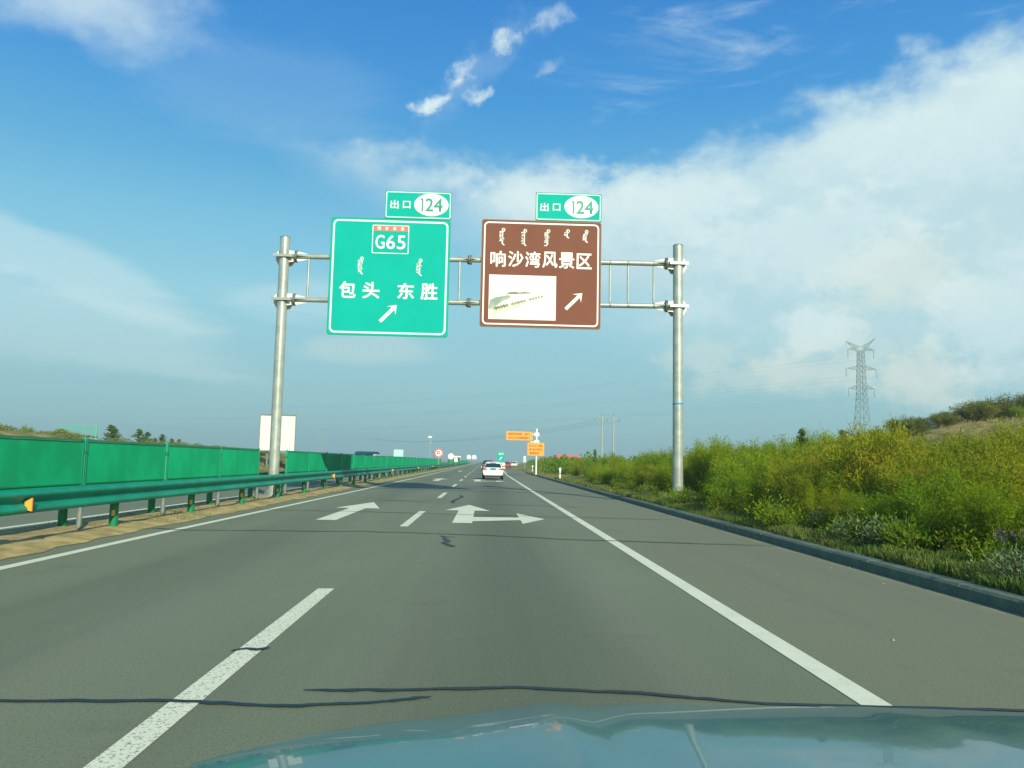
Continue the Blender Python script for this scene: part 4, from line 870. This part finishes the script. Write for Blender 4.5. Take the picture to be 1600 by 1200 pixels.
while near < 280 and tries < 12000:
    tries += 1; y = random.uniform(8.0, 40) if random.random() < .72 else random.uniform(40, 100); u = random.random() ** 1.25; x0 = 6.35 + (y > 45) * .6 + (y < 10) * .3; x = x0 + u * (9 + y * .08)
    if x < 7.3 and 22.5 < y < 28.5: continue
    if not try_spot(x, y, .82 if y < 40 else 1.25): continue
    s = random.uniform(.95, 1.2) * (1.0 if x > x0 + .7 else .72)
    if y < 15: s *= .82
    if y > 30: s *= .86
    if y > 60: s *= .92
    if x > 12: s *= .75
    q = vnoise(np.array(x), np.array(y), 4, 4) * .85 + random.random() * .15
    k = (0 if q < .47 else 1 if q < .72 else 2) + 3 * random.randrange(3)
    where = next(t for lim, t in BANDS if y < lim); row = 'front row' if x < x0 + 1.2 else 'middle row' if x < x0 + 4 else 'back row'
    colr = {0: 'bright yellow-green', 1: 'mid green', 2: 'rust-tinged'}[k % 3]
    shrub(x, y, 'feathery %s shrub, %s, %s' % (colr, row, where), '%s shrubs, %s, %s' % (colr, row, where), k, s); near += 1
lowf = 0
while lowf < 16:
    y = random.uniform(7.8, 17); x = random.uniform(6.15, 7.3)
    if not try_spot(x, y, .5): continue
    k = random.choice((0, 0, 1, 2)) + 3 * random.randrange(3); colr = {0: 'bright yellow-green', 1: 'mid green', 2: 'rust-tinged'}[k % 3]
    shrub(x, y, 'low feathery %s shrub at the grassy front edge of the near thicket' % colr, 'low %s shrubs at the front edge of the thicket' % colr, k, random.uniform(.42, .62)); lowf += 1
# scrub on the sandy hill at the right
hill = 0
for i in range(900):
    if hill >= 42: break
    y = random.uniform(24, 80); x = random.uniform(16, 34)
    if not try_spot(x, y, 2.2): continue
    if vnoise(np.array(x), np.array(y), 7, 11) < .35: continue
    shrub(x, y, 'scrubby bush on the sandy hillside at the right edge', 'scrub on the right hill', None, random.uniform(.35, .65)); hill += 1
CRB = []
for i in range(2):
    rng = np.random.default_rng(500 + i); lv, sv = sprays(rng, 60, 1.25, 1.45, 230, .11, .026, up=.5, base=0); CRB.append((np_mesh('foliage', lv, quads(len(lv)), M_CREST), np_mesh('stems', sv, quads(len(sv)), M_TRUNK)))
for (x, y, s, lab) in [(28.3, 45, 1.0, 'dark rounded bush on the right hill crest, left of the largest clump'), (31.2, 46, 1.35, 'largest dark bush clump on the hill crest at the right edge'), (33.2, 46.5, 1.3, 'dark bush at the extreme right of the hill crest'), (29.8, 46.2, 1.05, 'dark bush bridging the rounded bush and the largest clump'), (24.2, 45, .95, 'round olive bush on the hill crest right of the pylon foot'), (22.6, 45.5, .8, 'smaller olive bush just right of the pylon foot'), (26.3, 45, .7, 'low dark bush between two rounder ones on the hill crest'), (25.3, 46, .75, 'low bush right of the round olive bush on the crest'), (27.2, 46, .7, 'low bush left of the dark rounded crest bush')]:
    shrub(x, y, lab, None, random.randrange(2), s, protos=CRB)
# far scrub masses
def mass(name, pts, s, m, nl, ll, lw, label):
    V = []
    rng = np.random.default_rng(5)
    for (x, y, h, w) in pts:
        n = nl; p = np.stack([rng.normal(0, w * .45, n), rng.normal(0, w * .45, n), h * rng.uniform(0, 1, n) ** .7], -1)
        p[:, 2] *= np.exp(-(p[:, 0] ** 2 + p[:, 1] ** 2) / (w * w) * .9); p += (x, y, float(ground_z(x, y)))
        d = rng.normal(0, 1, (n, 3)); d[:, 2] = np.abs(d[:, 2]) + .2; d /= np.linalg.norm(d, axis=1)[:, None]; sd = np.cross(d, rng.normal(0, 1, (n, 3))); sd /= np.linalg.norm(sd, axis=1)[:, None]
        V.append(np.stack([p, p + d * ll * .5 + sd * lw, p + d * ll, p + d * ll * .5 - sd * lw], 1).reshape(-1, 3))
    V = np.concatenate(V); o = bpy.data.objects.new(name, np_mesh(name, V, quads(len(V)), m)); COL.objects.link(o); tag(o, label, 'scrub', None, 'stuff'); return o
pts = []
for i in range(420):
    y = random.uniform(70, 330); x = 7.5 + max(0, (y - 110) * .05) + random.random() ** 1.3 * (10 + y * .35); pts.append((x, y, random.uniform(1.2, 2.0), random.uniform(1.2, 2.2)))
mass('far_scrub', pts, 1, LEAF[1], 300, .34, .07, 'low green scrub stretching to the horizon on the right')
pts = [(random.uniform(-40, -21), random.uniform(20, 175), random.uniform(.15, .5), random.uniform(.6, 1.5)) for i in range(300)]
mass('bank_scrub', pts, 1, mat('bank_leaf', (.22, .20, .05), .8, transl=.25, c2=(.13, .18, .035), vscale=.4), 240, .16, .03, 'dry green scrub on the bank beyond the opposite carriageway')
pts = [(random.uniform(-60, -21), random.uniform(170, 420), random.uniform(.6, 1.4), random.uniform(1.5, 3)) for i in range(160)]
mass('far_scrub', pts, 1, LEAF[1], 160, .5, .1, 'low scrub beyond the opposite carriageway in the far distance')
for (x, y, s, lab) in [(-32, 57, .62, 'olive bush on the sandy bank top at the far left'), (-33.5, 54, .5, 'small olive bush at the extreme left edge of the bank'), (-31, 62, .42, 'low bush right of the olive bush on the left bank')]:
    shrub(x, y, lab, None, 1, s)
# conifers
def conifer_mesh(seed, H, Rr):
    rng = np.random.default_rng(seed); V = []
    for k in range(46):
        z = H * (.08 + .9 * k / 46); a = rng.uniform(0, 2 * pi); L = Rr * (1 - z / H) ** .8 * rng.uniform(.7, 1.15) + .05
        tip = np.array([cos(a) * L, sin(a) * L, z + L * .45]); n = 34; t = rng.uniform(0.1, 1, n)[:, None]; p = np.array([0, 0, z]) * (1 - t) + tip * t
        d = rng.normal(0, 1, (n, 3)); d[:, 2] = np.abs(d[:, 2]) + .3; d /= np.linalg.norm(d, axis=1)[:, None]; sd = np.cross(d, rng.normal(0, 1, (n, 3))); sd /= np.linalg.norm(sd, axis=1)[:, None]
        V.append(np.stack([p, p + d * .09 + sd * .028, p + d * .2, p + d * .09 - sd * .028], 1).reshape(-1, 3))
    V = np.concatenate(V); return np_mesh('crown', V, quads(len(V)), M_PINE)
CON = [conifer_mesh(1, 2.4, .8), conifer_mesh(2, 2.2, .65), conifer_mesh(3, 2.5, .95)]; TRK = MB().tube((0, 0, -.3), (0, 0, 2.1), .06, .015, 8).mesh('trunk', M_TRUNK)
for (x, y, z, s, k, lab) in [(-45.4, 99, 2.35, .95, 0, 'tallest young pine above the green screen on the left'), (-44.6, 98, 2.2, .8, 2, 'bushy young pine touching the tallest one, on its right'), (-44, 103.5, 2.2, .85, 2, 'broad young pine in the middle of the left group'), (-43.4, 104.5, 2.1, .8, 0, 'young pine right against the broad middle one'),
                             (-44.6, 110, 2.1, .6, 1, 'small narrow pine left of a pair above the screen'), (-44, 111, 2.05, .78, 0, 'young pine forming the right of a pair above the screen'), (-43.5, 113, 2.0, .66, 1, 'young pine just right of the pair'), (-44, 117, 2.0, .66, 1, 'rightmost small young pine above the screen on the left')]:
    t = thing('pine_tree', lab, 'tree', (x, y, z), 'young pines on the left bank', random.uniform(0, 6)); t.scale = (s * 1.7, s * 1.7, s * 1.05); inst('crown', CON[k], t); inst('trunk', TRK, t)
for (x, y, s, k, lab) in [(9.6, 24, .62, 1, 'small dark pine poking out of the thicket left of the pylon'), (12.2, 27, .6, 1, 'second small pine poking out of the thicket, nearer the pylon'), (11.0, 23.5, .5, 1, 'tiny pine between two others in the thicket'), (16.2, 31, .8, 0, 'small pine in front of the pylon foot'), (8.4, 61, .6, 1, 'little pine in the low thicket left of the right gantry pole')]:
    t = thing('pine_tree', lab, 'tree', (x, y, float(ground_z(x, y)) + (.75 if x < 14 else .35)), 'small pines in the right thicket', random.uniform(0, 6)); t.scale = (s * .8, s * .8, s); inst('crown', CON[k], t); inst('trunk', TRK, t)
# green mesh enclosure on the left bank
t = thing('mesh_enclosure', 'pale green wire mesh fence panel on top of the left bank', 'fence', (-33.5, 67, 0)); b = MB()
for i in range(60): x = -1.6 + i * .052; b.box(x, x + .012, 0, .01, 2.2, 3.55)
MB().box(1.50, 1.6, -.04, .04, 2.0, 3.75).build('post', mat('pale_green_paint', (.08, .42, .26), .5), t); MB().box(-1.7, 1.5, -.02, .02, 3.52, 3.56).build('top_rail', MATS['pale_green_paint'], t); b.build('wire_mesh', MATS['pale_green_paint'], t)['kind'] = 'stuff'
# grass verge
def grass(name, n, xr, yr, h, w, m, label, seed=1, xpow=1.0, dens=None):
    rng = np.random.default_rng(seed); x = xr[0] + (xr[1] - xr[0]) * rng.uniform(0, 1, n) ** xpow; y = yr[0] + (yr[1] - yr[0]) * rng.uniform(0, 1, n) ** 1.6
    q = vnoise(x, y, .5, seed) * .6 + vnoise(x, y, 1.7, seed + 2) * .6; keep = q > (.35 if dens is None else dens); x, y, q = x[keep], y[keep], q[keep]; n = len(x); z = np.where(x < -5.7, .03, ground_z(x, y) - .02)
    hh = h * rng.uniform(.4, 1.2, n) * (q + .3); a = rng.uniform(0, 2 * pi, n); ln = rng.uniform(.1, .6, n) * hh; p = np.stack([x, y, z], -1)
    dx = np.stack([np.cos(a + 1.57), np.sin(a + 1.57), np.zeros(n)], -1) * (w * rng.uniform(.5, 1.2, n))[:, None]; tip = p + np.stack([np.cos(a) * ln, np.sin(a) * ln, hh], -1); midp = (p * .45 + tip * .55) + np.stack([-np.cos(a) * ln * .15, -np.sin(a) * ln * .15, hh * .08], -1)
    V = np.stack([p - dx * .5, p + dx * .5, midp + dx * .4, tip, ], 1).reshape(-1, 3); o = bpy.data.objects.new(name, np_mesh(name, V, quads(len(V)), m)); COL.objects.link(o); tag(o, label, 'grass', None, 'stuff'); return o
grass('verge_grass', 130000, (5.2, 7.6), (6.5, 60), .17, .008, M_GRASS, 'green and straw grass on the verge behind the right kerb', 2)
grass('dry_grass', 36000, (5.2, 7.2), (22, 100), .17, .012, M_DRY, 'dry yellow grass strip along the far right kerb', 3, dens=.5)
grass('dry_grass', 90000, (14, 44), (18, 70), .22, .02, M_DRY, 'dry straw grass on the sandy hill at the right', 5, dens=.5)
grass('median_grass', 6000, (-7.5, -5.85), (7, 60), .07, .009, M_GRASS, 'thin weeds in the sandy median', 6, dens=.72)
# low weeds and sage
SMALL = []
for i in range(4):
    rng = np.random.default_rng(300 + i); lv, sv = sprays(rng, 20, .50, .34, 34, .085, .020, up=.8); SMALL.append((np_mesh('foliage', lv, quads(len(lv)), (M_SAGE, LEAF[0], M_SAGE, LEAF[1])[i]), np_mesh('stems', sv, quads(len(sv)), M_TRUNK)))
for (x, y, s, k, lab) in [(5.75, 12.4, .95, 0, 'pale grey sage bush behind the kerb, the left of a pair'), (5.85, 11.6, 1.0, 2, 'pale grey sage bush behind the kerb, the right of a pair'), (5.55, 8.3, .85, 0, 'pale sage plant at the kerb near the right edge of the picture'), (5.6, 15.5, 1.25, 1, 'bright yellow-green upright weed behind the kerb'), (5.75, 14.9, 1.0, 1, 'bright yellow-green weed right of the upright one')]:
    shrub(x, y, lab, None, k, s, protos=SMALL, name='roadside_weed')
i = 0; sp2 = []
while i < 60:
    y = 7.2 + random.random() ** 1.3 * 38; x = random.uniform(5.6, 6.7)
    if any((a - x) ** 2 + (b_ - y) ** 2 < .16 for a, b_ in sp2): continue
    sp2.append((x, y)); k = random.choice((1, 3, 3, 1, 1, 3, 1, 3, 0)); 
    shrub(x, y, 'knee-high %s weed on the grassy verge behind the right kerb' % ('pale grey-green' if k == 0 else 'yellow-green' if k == 1 else 'green'), 'low %s weeds on the right verge' % ('grey' if k == 0 else 'yellow-green' if k == 1 else 'green'), k, random.uniform(.6, 1.15), protos=SMALL, name='roadside_weed'); i += 1
# purple flowers
for (x, y, n, lab) in [(6.30, 8.95, 16, 'clump of purple wild flowers at the right edge of the picture'), (5.98, 9.1, 6, 'few purple flowers left of the larger purple clump')]:
    t = thing('flower_clump', lab, 'flowers', (x, y, float(ground_z(x, y))), 'purple roadside flowers'); b = MB(); s_ = MB()
    for k in range(n):
        dx, dy, h = random.gauss(0, .1), random.gauss(0, .1), random.uniform(.35, .52); s_.tube((dx * .4, dy * .4, 0), (dx, dy, h), .004, n=4)
        for q in range(7):
            a = random.uniform(0, 6.28); z = h + random.uniform(-.05, .03); b.add([(dx, dy, z), (dx + .018 * cos(a), dy + .018 * sin(a), z + .012), (dx + .028 * cos(a + .4), dy + .028 * sin(a + .4), z + .004), (dx + .016 * cos(a + .8), dy + .016 * sin(a + .8), z - .006)], [(0, 1, 2, 3)])
    b.build('blossom', M_PURP, t); s_.build('stems', LEAF[1], t)

# ------------------------------------------------------------------ haze
hz = MB().box(-900, 900, -60, 1800, -1.6, 46).build('haze', bpy.data.materials.new('haze')); hz['kind'] = 'stuff'
hm = hz.data.materials[0]; hm.use_nodes = True; hm.node_tree.nodes.clear()
v = hm.node_tree.nodes.new('ShaderNodeVolumePrincipled'); v.inputs['Color'].default_value = (.72, .94, .93, 1); v.inputs['Density'].default_value = 0.0008; v.inputs['Anisotropy'].default_value = 0.2
o_ = hm.node_tree.nodes.new('ShaderNodeOutputMaterial'); hm.node_tree.links.new(v.outputs[0], o_.inputs['Volume'])
